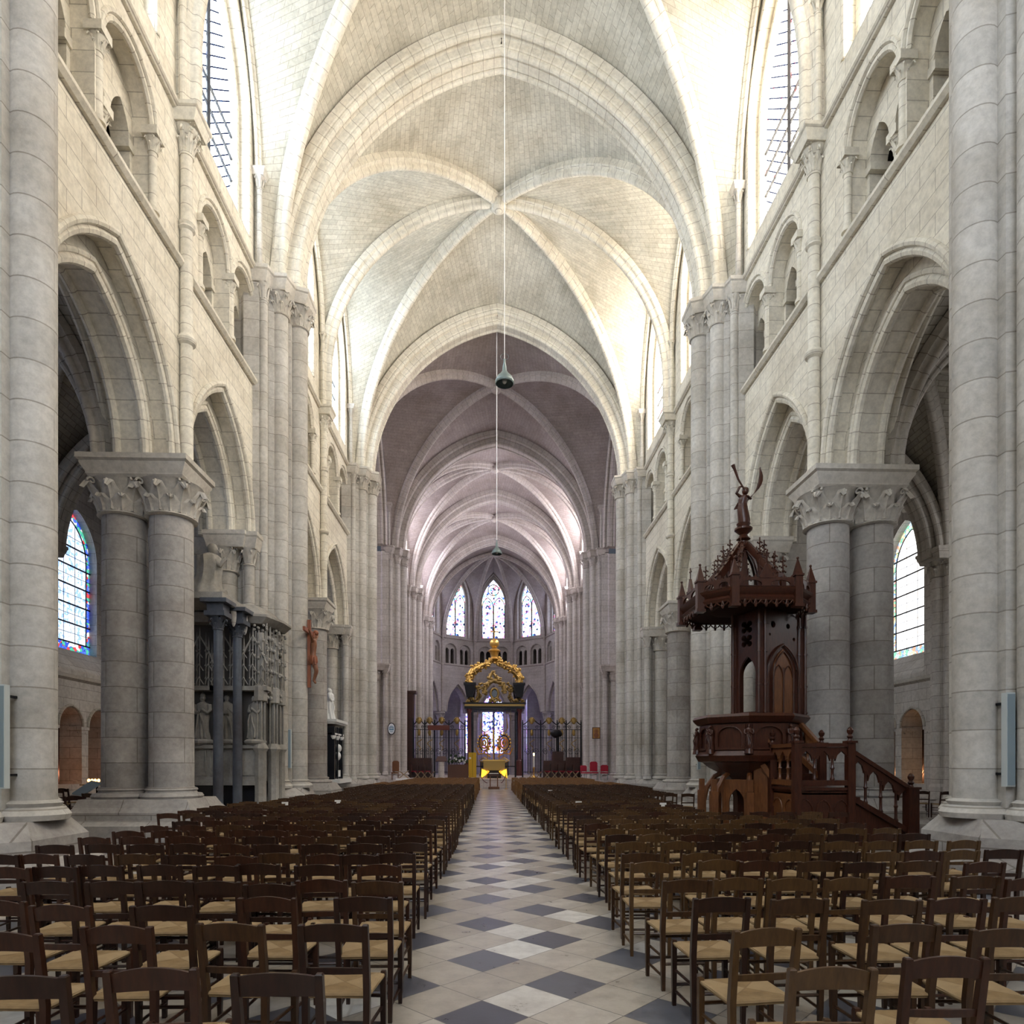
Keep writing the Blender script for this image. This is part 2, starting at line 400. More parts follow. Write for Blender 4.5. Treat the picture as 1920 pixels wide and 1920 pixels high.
# -------- clustered piers
CORE = [(9.3, 1.0), (8.35, 1.0), (8.2, 1.2), (7.62, 1.2), (7.5, 1.32), (7.08, 1.27), (7.0, .97), (6.77, .87), (6.68, .45), (6.42, .38)]
PLI = [(9.6, 1.7), (7.7, 1.8), (7.0, 1.6), (6.6, 1.12), (5.98, .52)]
TOPZ = 16.06
def clustered_pier(s, y, label, mt='pier', cap='carved', near=True, respond=(-1, 1)):
    t = empty('clustered_pier', (s * 7.6, y, 0), label, 'pier')
    core = ccw([(s * x, y - o) for x, o in CORE] + [(s * x, y + o) for x, o in reversed(CORE)])
    MB().prism(core, .8, 15.75).build('pier_core', M[mt], t, 20)
    N = 28 if near else 14
    def sh(x, yy, r, z0, z1, zc, R, big=False):
        MB().lathe(s * x, yy, [(r * 1.02, z0), (r, z0 + .2), (r, z1)], N).build('pier_shaft', M[mt], t, 40)
        c = MB(); capital(c, s * x, yy, z1, zc, r, R, 8 if r > .2 else 6, near and r > .2); c.build('capital', M[cap], t, 50)
        MB().lathe(s * x, yy, [(r * 1.5, z0 - .12), (r * 1.58, z0 - .05), (r * 1.4, z0 + .02), (r * 1.15, z0 + .05), (r * 1.25, z0 + .1), (r, z0 + .14)], N).build('shaft_base', M[mt], t, 40)
    sh(6.30, y, .27, 1.02, 15.1, 15.68, .44)
    for k in (-1, 1):
        sh(6.67, y + k * .62, .235, 1.02, 15.1, 15.68, .38)
        sh(6.98, y + k * 1.14, .115, 1.02, 15.2, 15.68, .2)
        hid = y < 9 and k > 0; ai_ = 7.72 if hid else 7.05
        if not hid: sh(7.27, y + k * 1.47, .14, 1.02, 7.35, 7.8, .24)
        sh(7.95, y + k * 1.38, .29, 1.02, 7.17, 7.8, .43)
        a = MB(); abacus(a, ccw([(s * ai_, y + k * 1.2), (s * ai_, y + k * 1.66), (s * (ai_ + .3), y + k * 1.66), (s * (ai_ + .3), y + k * 1.78), (s * 8.35, y + k * 1.78), (s * 8.35, y + k * 1.1), (s * (ai_ + .25), y + k * 1.1)]), 7.78, .45, .1)
        a.build('abacus', M[cap], t, 30)
        # wall shaft rising above the main capital to the wall rib
        MB().cyl(s * 7.08, y + k * 1.2, 16.06, 18.4, .085, 10).build('wall_rib_shaft', M[mt], t)
        c = MB(); capital(c, s * 7.08, y + k * 1.2, 18.4, 18.75, .085, .16, 6, False); abacus(c, ccw(rect(s * 6.93, s * 7.25, y + k * 1.2 - .14, y + k * 1.2 + .14)), 18.74, .2, .06); c.build('capital', M[cap], t, 50)
    ab = [(7.3, 1.35), (6.86, 1.32), (6.78, 1.0), (6.42, .98), (6.3, .5), (5.98, .38)]
    a = MB(); abacus(a, ccw([(s * x, y - o) for x, o in ab] + [(s * x, y + o) for x, o in reversed(ab)]), 15.66, .42, .12); a.build('abacus', M[cap], t, 30)
    P = lambda g: ccw([(s * (x + (-g if x < 8 else 0)), y - o - g) for x, o in PLI] + [(s * (x + (-g if x < 8 else 0)), y + o + g) for x, o in reversed(PLI)])
    p = MB(); p.prism(P(.22), 0, .32); p.prism(P(.22), .32, .42, P(.05)); p.prism(P(.05), .42, .68); p.prism(P(.05), .68, .9, P(-.1)); p.build('plinth', M['twin'] if mt == 'pier' else M[mt], t, 20)
    return t

# -------- glazing
blu, red_, yel, grn, pur = (.05, .12, .9), (.9, .05, .06), (1, .75, .15), (.1, .6, .35), (.45, .2, .9)
M['g_nl'] = glass_mat('clerestory_glass_left', (.78, .90, 1), 9.0, [(.3, .5, 1), (.95, .85, .6), (.4, .5, 1)], .12, .14, .024, .30)
M['g_nr'] = glass_mat('clerestory_glass_right', (1, .92, .78), 13.5, [(.7, .75, 1), (1, .8, .55), (1, .1, .1)], .12, .10, .022, .30)
M['g_ch'] = glass_mat('choir_glass', (.95, .95, 1), 8.0, [(.3, .35, 1), (.7, .5, 1), (1, .6, .6), (.8, .85, 1)], .14, .22, .007)
M['g_ap'] = glass_mat('apse_glass', (.80, .88, 1), 2.0, [blu, (.3, .35, 1), (.9, .2, .3), pur, (.2, .6, .8), (.95, .8, .4)], .20, .36, .008, None, .08)
M['g_ax'] = glass_mat('chapel_glass', (.68, .76, 1), 2.8, [blu, (.2, .2, 1), pur, (.9, .3, .7), (.7, .9, 1)], .22, .65, .012, None, .16)
M['g_ai'] = glass_mat('grisaille_glass', (.66, .80, 1), 1.15, [(.30, .48, .85), (.62, .68, .9)], .10, .45, .010)
M['g_ar'] = glass_mat('grisaille_glass_sunlit', (1, .98, .99), 1.9, [(.85, .9, 1), (1, .9, .8)], .10, .25, .003)
M['g_bd'] = glass_mat('coloured_border_glass', (.10, .2, .95), .8, [(.9, .08, .1), (.05, .12, .9), (.1, .6, .4), (.95, .95, 1)], .13, .75, .02)
M['g_br'] = glass_mat('pale_border_glass', (.65, .85, 1), .95, [(1, .45, .3), (.3, .5, 1), (.3, .8, .5), (1, .9, .5)], .11, .6, .02)
M['g_tr'] = glass_mat('transept_glass', (.95, .93, 1), 5.0, [(.3, .35, 1), (.7, .5, 1), (1, .6, .6)], .14, .25, .007)
M['g_chr'] = glass_mat('choir_glass_sunlit', (1, .97, .95), 13.0, [(.3, .35, 1), (.7, .5, 1), (1, .6, .6), (.8, .85, 1)], .14, .22, .007)
M['g_we'] = glass_mat('west_glass', (.80, .90, 1), 4.5, [blu, (.9, .6, .5)], .2, .10, .006)
NW = [0]
def window(Fr, uc, w, z0, zs, za, d, gm, kind='plain', lab=None, bm=None):
    NW[0] += 1
    t = empty('window_%d' % NW[0], Fr.p(uc, d, z0), lab, None, None, 'structure')
    def pane(pts, dd, m, nm='pane'):
        mb = MB(); loops = [[Vector((u, z, 0)) for u, z in pts]]
        for tr in tessellate_polygon(loops):
            mb.face([Fr.p(pts[i][0], dd, pts[i][1]) for i in tr], [pts[i] for i in tr])
        mb.build(nm, m, t, 0)
    pane(arch(uc, w, zs, za, z0), d, gm)
    fr = MB()
    if kind == 'plain':      # one mullion and saddle bars
        fr.tube([Fr.p(uc, d - .04, z0), Fr.p(uc, d - .04, za - .05)], .055, 6)
        k = z0 + .62
        while k < zs: fr.bar(Fr.p(uc - w / 2, d - .03, k), Fr.p(uc + w / 2, d - .03, k), .05); k += .62
        fr.build('mullion', M['lead'], t)
    elif kind == 'lancets':  # two lancets under a rose
        mw = w / 2 - .07
        for q in (-1, 1):
            fr.tube([Fr.p(u, d - .05, z) for u, z in arch(uc + q * w / 4, mw, zs - .2, zs + .9, z0)], .045, 6)
        rc = zs + 1.15 + (za - zs) * .22; rr = w * .235
        fr.tube([Fr.p(uc + rr * cos(a * PI / 12), d - .05, rc + rr * sin(a * PI / 12)) for a in range(24)], .05, 6, True)
        for a in range(6):
            ca = a * PI / 3 + PI / 6; fr.tube([Fr.p(uc + rr * .56 * cos(ca) + rr * .30 * cos(b * PI / 5), d - .05, rc + rr * .56 * sin(ca) + rr * .30 * sin(b * PI / 5)) for b in range(10)], .018, 5, True)
        fr.build('tracery', M['lead'], t)
        fr = MB(); k = z0 + .75
        while k < zs: fr.bar(Fr.p(uc - w / 2, d - .03, k), Fr.p(uc + w / 2, d - .03, k), .03); k += .75
        fr.build('saddle_bars', M['lead'], t)
    elif kind == 'grisaille':
        b = .22; inner = arch(uc, w - 2 * b, zs, za - .33, z0 + .36); outer = arch(uc, w, zs, za, z0)
        mb = MB()
        for i in range(len(outer) - 1):
            mb.face([Fr.p(u, d - .02, z) for u, z in (outer[i], outer[i + 1], inner[i + 1], inner[i])], [outer[i], outer[i + 1], inner[i + 1], inner[i]])
        q = [outer[-1], outer[0], inner[0], inner[-1]]; mb.face([Fr.p(u, d - .02, z) for u, z in q], q)
        mb.build('coloured_border', bm, t, 0)
        fr.tube([Fr.p(u, d - .04, z) for u, z in inner + [inner[0]]], .022, 5)
        fr.build('border_bar', M['lead'], t); fr = MB(); k = z0 + .36
        wi = (w - 2 * b) / 3
        for c in (-.5, .5): fr.bar(Fr.p(uc + c * wi, d - .03, z0 + .3), Fr.p(uc + c * wi, d - .03, za - .5), .012)
        n = 0
        while k < zs + .8: fr.bar(Fr.p(uc - w / 2 + (.1 if k > zs + .3 else 0), d - .04, k), Fr.p(uc + w / 2 - (.1 if k > zs + .3 else 0), d - .04, k), .045 if n % 2 == 0 else .014); k += .34; n += 1
        fr.build('saddle_bars', M['lead'], t)
    return t

# -------- side walls, bay by bay
def hshape(uc, w, zs, za, z0, gap, n=6):
    """twin light: two small arches that meet on a middle colonnette, outline as one hole"""
    lw = (w - gap) / 2
    a = arch(uc - (gap + lw) / 2, lw, zs, za, z0, n); b = arch(uc + (gap + lw) / 2, lw, zs, za, z0, n)
    return a[:-1] + b[1:]
def wall_bay(s, y0, y1, Wroot, W='wall', R='rib', detail=True, glass='g_nl', arcade=True, wkind='plain'):
    Fr = side(s); ym = mid_(y0, y1); nm = 'upper_wall'
    o1, i1 = [], []; L = y1 - y0
    ops = []
    for a, b in ((y0, ym), (ym, y1)):
        ra, rb = (1.72 if a == y0 else .62), (1.72 if b == y1 else .62)
        ops.append(((a + ra + b - rb) / 2, (b - rb) - (a + ra)))
    subs = [(y0 + ym) / 2, (ym + y1) / 2]
    bot_o, bot_i = [(y0 + .2, SPR)], [(y0 + .2, SPR)]
    for uc, w in ops: bot_o += arch(uc, w + .62, SPR, 11.3, None, 16); bot_i += arch(uc, w, SPR, 10.8, None, 16)
    bot_o.append((y1 - .2, SPR)); bot_i.append((y1 - .2, SPR))
    big = []; TW = 2.02 * L / 12
    for c in subs:
        for q in (-1, 1): big.append((c + q * TW / 2, TW - .24))
    mb = MB(); plate(mb, Fr, bot_o + [(y1 - .2, 16.06), (y0 + .2, 16.06)], [arch(u, w, 14.62, 15.5, 12.93, 10) for u, w in big], 0, .42)
    mb.build(nm, M[W], Wroot, 25)
    mb = MB(); plate(mb, Fr, bot_i + [(y1 - .2, 12.9), (y0 + .2, 12.9)], [], .42, 1.08)
    plate(mb, Fr, bot_o + [(y1 - .2, 12.9), (y0 + .2, 12.9)], [], 1.08, 1.45); mb.build('arch_wall', M[R], Wroot, 25)
    mb = MB(); plate(mb, Fr, [(y0 + .2, 12.9), (y1 - .2, 12.9), (y1 - .2, 16.06), (y0 + .2, 16.06)], [hshape(u, w - .2, 14.2, 14.85, 12.97, .18) for u, w in big], .42, .8); mb.build('triforium_screen', M[W], Wroot, 25)
    # arcade mouldings
    for (uc, w) in ops:
        for (ww, za, d, r) in ((w + .62, 11.3, .06, .085), (w + .86, 11.44, -.02, .07), (w, 10.8, .47, .09), (w + .25, 10.95, .43, .06), (w, 10.8, 1.04, .085), (w + .62, 11.3, 1.42, .08)) if detail else ((w + .62, 11.3, .06, .09), (w, 10.8, .47, .09)):
            MB().tube(path(Fr, arch(uc, ww, SPR, za, None, 16), d), r, 8).build('arch_moulding', M[R], Wroot)
    for z in (12.72, 16.0):
        mb = MB(); rows = [[Fr.p(u, d, z + h) for d, h in ((0, -.07), (-.07, -.07), (-.14, .0), (-.14, .07), (0, .12))] for u in (y0 + 1.2, y1 - 1.2)]
        mb.grid(rows); mb.build('string_course', M[R], Wroot, 0)
    # triforium gallery behind
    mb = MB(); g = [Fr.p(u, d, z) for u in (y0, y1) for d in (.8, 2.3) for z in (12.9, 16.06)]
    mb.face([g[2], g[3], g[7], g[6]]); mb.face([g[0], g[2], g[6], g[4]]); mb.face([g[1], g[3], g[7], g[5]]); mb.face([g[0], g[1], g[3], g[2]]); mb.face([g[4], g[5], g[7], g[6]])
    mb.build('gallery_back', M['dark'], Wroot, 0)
    for k, (u, w) in enumerate(big):
        if detail:
            for (ww, za, d, r) in ((w, 15.5, .04, .06), (w + .2, 15.62, -.01, .05)):
                MB().tube(path(Fr, arch(u, ww, 14.62, za, None, 10), d), r, 6).build('triforium_moulding', M[R], Wroot)
        for q, (uu, dd, zt, r) in enumerate(((u, .56, 14.28, .085), (u - w / 2 - .02, .02, 14.62, .085), (u + w / 2 + .02, .02, 14.62, .085))):
            if q == 1 and k % 2 == 1: continue
            if q == 2 and k % 2 == 0: uu += .0
            c = Fr.p(uu if not (q == 2 and k % 2 == 0) else u + w / 2 + .12, dd, 0)
            col = MB(); col.lathe(c.x, c.y, [(r * 1.5, 12.94), (r * 1.5, 13.0), (r, 13.08), (r, zt - .42)], 14 if detail else 8); co = col.build('colonnette', M[R], Wroot)
            cp = MB(); capital(cp, c.x, c.y, zt - .44, zt - .16, r, r * 1.9, 6, detail and abs(y0) < 22); e = r * 1.9
            cp.box(c.x - e, c.x + e, c.y - e, c.y + e, zt - .17, zt); cp.build('colonnette_capital', M[R], co, 50)
        if detail:
            for q in (-1, 1):
                a = Fr.p(u + q * (w / 2 - .17) - .12 * q * 0, .42, 14.12); mb = MB()
                u0, u1 = sorted((u + q * (w / 2 - .18), u + q * (w / 2 + .0)))
                pts = [Fr.p(x, d, z) for z in (14.1, 14.27) for x, d in ((u0 - .03, .38), (u1, .38), (u1, .84), (u0 - .03, .84))]
                mb.hexa(pts); mb.build('impost', M[R], Wroot, 0)
    # clerestory
    ww = 3.15 * L / 12; subs = [(y0 + 1.2 + ym - .3) / 2 - .1, (ym + .3 + y1 - 1.2) / 2 + .1]
    hs = [arch(c, ww + .34, 20.0, 23.05, 16.75) for c in subs]; hs2 = [arch(c, ww, 20.0, 22.8, 17.0) for c in subs]
    mb = MB(); plate(mb, Fr, [(y0 + .2, 16.06), (y1 - .2, 16.06), (y1 - .2, 24.9), (y0 + .2, 24.9)], hs, 0, .3)
    plate(mb, Fr, [(y0 + .2, 16.3), (y1 - .2, 16.3), (y1 - .2, 24.9), (y0 + .2, 24.9)], hs2, .3, .6); mb.build('clerestory_wall', M[W], Wroot, 25)
    for c in subs:
        if detail:
            MB().tube(path(Fr, arch(c, ww + .34, 20.0, 23.05, 16.8), .05), .075, 8).build('window_moulding', M[R], Wroot)
            MB().tube(path(Fr, arch(c, ww + .06, 20.0, 22.85, 17.0), .34), .06, 8).build('window_moulding', M[R], Wroot)
        window(Fr, c, ww, 17.0, 20.0, 22.8, .5, M[glass], wkind)
    # shaft over the twin columns with a carved ring
    if detail is not None:
        x = s * 7.12
        ws = MB().lathe(x, ym, [(.19, SPR), (.19, SPR + .12), (.14, SPR + .2), (.13, 10.95), (.19, 11.0), (.21, 11.08), (.16, 11.16), (.135, 11.2), (.13, 13.5), (.18, 13.55), (.15, 13.6), (.18, 13.66), (.13, 13.72), (.13, 15.2)], 20).build('wall_shaft', M[R], Wroot)
        c = MB(); capital(c, x, ym, 15.2, 15.76, .13, .27, 8, detail); c.build('shaft_capital', M[R], ws, 50)
        c = MB(); abacus(c, ccw(rect(s * 6.82, s * 7.28, ym - .3, ym + .3)), 15.74, .34, .1); c.build('shaft_abacus', M[R], ws, 30)
        for k in (-.22, .22):
            v = MB().cyl(s * 7.1, ym + k, 16.06, 18.7, .08, 10).build('wall_rib_shaft', M[R], Wroot)
            c = MB(); capital(c, s * 7.1, ym + k, 18.7, 19.0, .08, .16, 6, False); c.build('shaft_capital', M[R], v, 50)

# -------- vault curves
class Cv:
    def __init__(s, p0, p1, z0, z1, zs=None): s.p0, s.p1, s.z0, s.z1, s.zs = Vector((*p0, 0)), Vector((*p1, 0)), z0, z1, zs or z0
    def at(s, q):
        z = s.z0 + (s.z1 - s.z0) * q; L = (s.p1 - s.p0).length
        if z <= s.zs: x = L
        else:
            h, hz = s.z1 - s.zs, z - s.zs
            if h >= L: R = (h * h + L * L) / (2 * L); x = L - R + sqrt(max(0, R * R - hz * hz))
            else: x = L * sqrt(max(0, 1 - (hz / h) ** 2))
        p = s.p1 + (s.p0 - s.p1) * (max(0, x) / L); return Vector((p.x, p.y, z))
    def pts(s, n=26): return [s.at(sin(PI * k / (2 * n))) for k in range(n + 1)]
def web(mb, A, B, n=26, m=5):
    a, b = A.pts(n), B.pts(n); rows = []; L = [0]
    for i in range(1, n + 1): L.append(L[-1] + ((a[i] - a[i - 1]).length + (b[i] - b[i - 1]).length) / 2)
    for i in range(n + 1): rows.append([a[i].lerp(b[i], j / m) for j in range(m + 1)])
    mid = [(a[i] - b[i]).length for i in range(n + 1)]
    mb.grid(rows, lambda i, j: ((j / m - .5) * mid[i], L[i]))
def ribprof(w, b0, b1, r):
    """rib section: flat band with a round roll on the soffit"""
    p = [(-w / 2, b1), (w / 2, b1), (w / 2, b0 + 2.2 * r), (w / 2 - .2 * w, b0 + 1.7 * r)]
    p += [(r * cos(a), b0 + r + r * sin(a)) for a in [PI * .12 - k * PI * 1.24 / 8 for k in range(9)]]
    p += [(-w / 2 + .2 * w, b0 + 1.7 * r), (-w / 2, b0 + 2.2 * r)]
    return p
def arcroll(cx, cy, r, a0, a1, n=6): return [(cx + r * cos(math.radians(a0 + (a1 - a0) * k / n)), cy + r * sin(math.radians(a0 + (a1 - a0) * k / n))) for k in range(n + 1)]
def transprof(W1=1.3, W2=.74, b1=-.38, b2=-.75, r=.1):
    h = [(W1 / 2, .05), (W1 / 2, b1 + .2)] + arcroll(W1 / 2 - r, b1 + r, r, 40, -200, 7) + [(W1 / 2 - 2.3 * r, b1 + .06), (W2 / 2, b1 + .02), (W2 / 2, b2 + .2)] + arcroll(W2 / 2 - r, b2 + r, r, 40, -200, 7) + [(W2 / 2 - 2.3 * r, b2 + .05)]
    return h + [(-a, b) for a, b in reversed(h)]
def ribsweep(C1, C2, prof, name, m, parent, n=24):
    """rib over one or both halves"""
    pts = C1.pts(n)
    if C2: pts = pts + C2.pts(n)[::-1][1:]
    a, b = pts[0], pts[-1]; v = Vector((b.x - a.x, b.y - a.y, 0)).normalized(); S = Vector((-v.y, v.x, 0))
    MB().sweep(pts, prof, -S).build(name, m, parent, 30)
def trans_arch(y, root, R, zk=24.4, prof=None, s0=6.93):
    ribsweep(Cv((-s0, y), (0, y), 16.0, zk), Cv((s0, y), (0, y), 16.0, zk), prof or transprof(), 'transverse_arch', M[R], root)
def sexpartite(y0, y1, root, Wb, R, zk=24.6, zt=24.4, n=26, mid=True, zf=23.5):
    ym = mid_(y0, y1); K = (0, ym); dr = ribprof(.42, -.42, .06, .12)
    for s in (-1, 1):
        for ye, e in ((y0, 1), (y1, -1)):
            D = Cv((s * 6.9, ye + e * .35), K, 16.0, zk); T = Cv((s * 6.93, ye), (0, ye), 16.0, zt)
            mb = MB(); web(mb, D, T, n); mb.build('vault_web', M[Wb], root, 60)
            if mid:
                Fm = Cv((s * 7.22, ye + e * 1.2), (s * 7.22, (ye + ym) / 2), 16.0, zf, 18.9); I = Cv((s * 7.2, ym), K, 16.0, zk, 17.5)
                F2 = Cv((s * 7.22, ym - e * .22), (s * 7.22, (ye + ym) / 2), 16.0, zf, 18.9)
                mb = MB(); web(mb, D, Fm, n); web(mb, I, F2, n); mb.build('vault_web', M[Wb], root, 60)
                ribsweep(Cv((s * 7.12, ye + e * 1.2), (s * 7.12, (ye + ym) / 2), 18.9, zf - .1), Cv((s * 7.12, ym - e * .22), (s * 7.12, (ye + ym) / 2), 18.9, zf - .1), ribprof(.2, -.14, .06, .05), 'wall_rib', M[R], root, 14)
                if e == 1: ribsweep(I, None, dr, 'intermediate_rib', M[R], root)
            else:
                Fm = Cv((s * 7.2, ye + e * .9), (s * 7.2, ym), 16.0, 24.2, 17.0)
                mb = MB(); web(mb, D, Fm, n); mb.build('vault_web', M[Wb], root, 60)
            ribsweep(D, None, dr, 'diagonal_rib', M[R], root)
    MB().lathe(0, ym, [(.0, zk - .62), (.12, zk - .6), (.27, zk - .5), (.3, zk - .4), (.3, zk - .1)], 20).build('keystone', M[R], root)
# ---------------------------------------------------------------- build the church
wl = empty('wall_left', (-HW, 20, 0), 'pale stone arcade wall with triforium on the left of the nave', None, None, 'structure')
wr = empty('wall_right', (HW, 20, 0), 'pale stone arcade wall with triforium on the right of the nave', None, None, 'structure')
WR = {-1: wl, 1: wr}
ceil = empty('ceiling', (0, 20, 24), 'ribbed stone vault over nave and choir', None, None, 'structure')
mb = MB(); mb.face([(-32, -16, 0), (32, -16, 0), (32, 100, 0), (-32, 100, 0)]); fl = mb.build('floor', M['floor'], None, 0); tag(fl, 'worn lozenge paving of pale and dark blue stone', kind='structure')
for s in (-1, 1):
    wall_bay(s, -3, 8.65, WR[s], detail=False, glass='g_nl' if s < 0 else 'g_nr')
    wall_bay(s, 8.65, 20.35, WR[s], glass='g_nl' if s < 0 else 'g_nr')
    wall_bay(s, 20.35, 32.7, WR[s], glass='g_nl' if s < 0 else 'g_nr')
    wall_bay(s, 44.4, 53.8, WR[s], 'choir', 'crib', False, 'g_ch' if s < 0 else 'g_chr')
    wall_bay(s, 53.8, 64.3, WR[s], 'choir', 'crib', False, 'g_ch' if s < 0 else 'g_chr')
SD = {-1: 'left', 1: 'right'}
ordn = {8.65: 'nearest', 20.35: 'second', 32.7: 'third', 44.4: 'fourth', 53.8: 'fifth', 64.3: 'last'}
for s in (-1, 1):
    for y in S_Y[1:]:
        lab = {8.65: 'weathered grey clustered stone pier at the far %s edge, carrying a long grey loudspeaker',
               20.35: 'pale clustered stone pier on the %s, just beyond the first pair of twin columns',
               32.7: 'cream clustered stone pier on the %s where nave meets crossing, bundle of slim shafts',
               44.4: 'mauve-tinted clustered stone pier on the %s flanking the start of the choir',
               53.8: 'clustered stone pier on the %s inside the choir, behind the iron grille',
               64.3: 'last clustered stone pier on the %s, next to the apse windows'}[y] % SD[s]
        ch = y > 40
        clustered_pier(s, y, lab, 'choir' if ch else 'pier', 'crib' if ch else 'carved', y < 40)
    for y in (14.7, 26.6):
        lab = {14.7: 'massive pair of round stone columns under one leafy capital slab, nearest on the %s', 26.6: 'farther pair of round stone columns with leafy capitals on the %s'}[y] % SD[s]
        twin_column(s, y, lab)
    for y in (49.1, 59.05): twin_column(s, y, 'choir pair of round columns on the %s, mostly hidden behind a clustered pier, %s' % (SD[s], 'near the grille' if y < 50 else 'near the apse'), 'choir', False)
for y in (-3, 8.65, 20.35, 32.7): trans_arch(y, ceil, 'rib')
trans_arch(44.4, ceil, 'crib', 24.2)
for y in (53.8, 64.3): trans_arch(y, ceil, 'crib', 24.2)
sexpartite(-3, 8.65, ceil, 'web', 'rib', n=12)
sexpartite(8.65, 20.35, ceil, 'web', 'rib')
sexpartite(20.35, 32.7, ceil, 'web', 'rib', 24.9)
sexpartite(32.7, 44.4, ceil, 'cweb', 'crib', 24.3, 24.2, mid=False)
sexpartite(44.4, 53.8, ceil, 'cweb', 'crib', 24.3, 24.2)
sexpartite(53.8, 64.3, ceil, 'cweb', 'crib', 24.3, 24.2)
# transept arms
for s in (-1, 1):
    Fr = side(s); mb = MB(); t = empty('wall_transept_' + SD[s], (s * 14, 38, 0), 'plain stone transept arm on the %s' % SD[s], None, None, 'structure')
    X = s * 22
    pl = Frame((X, 0, 0), (0, 1, 0), (s, 0, 0))
    plate(mb, pl, [(32.0, 0), (45.2, 0), (45.2, 25), (32.0, 25)], [arch(38.5, 6, 17, 22, 11)], 0, .6)
    for y in (32.4, 44.8): mb.box(min(s * 9.1, X), max(s * 9.1, X), y - .2, y + .2, 0, 25)
    mb.box(min(s * 7.2, X), max(s * 7.2, X), 32, 45.2, 24.6, 24.9)
    mb.build('transept_wall', M['choir'], t, 0)
    window(pl, 38.5, 6, 11, 17, 22, .3, M['g_tr'], 'lancets')
    # arch of the crossing towards the arm, with soffit band
    C1 = Cv((s * 7.6, 34.2), (s * 7.6, 38.55), 16.0, 24.0, 16.2); C2 = Cv((s * 7.6, 42.9), (s * 7.6, 38.55), 16.0, 24.0, 16.2)
    ribsweep(C1, C2, transprof(.9, .5, -.3, -.5, .07), 'crossing_arch', M['crib'], t)
# west end
mb = MB(); pw = Frame((0, -9, 0), (1, 0, 0), (0, -1, 0)); plate(mb, pw, [(-16, 0), (16, 0), (16, 25), (-16, 25)], [arch(0, 9, 15.5, 22, 9)], 0, .6)
ww_ = mb.build('wall_front', M['wall'], None, 0); tag(ww_, kind='structure'); window(pw, 0, 9, 9, 15.5, 22, .3, M['g_we'], 'lancets')
mb = MB(); mb.box(-16, 16, -9, -2.9, 24.6, 24.9); mb.box(-16, -7.3, -9, -3, 12.9, 13.1); mb.box(7.3, 16, -9, -3, 12.9, 13.1)
for s in (-1, 1): a = sorted((s * 7.25, s * 7.6)); mb.box(a[0], a[1], -9, -3, 8.4, 25)
tag(mb.build('wall_west_bay', M['wall'], None, 0), kind='structure')

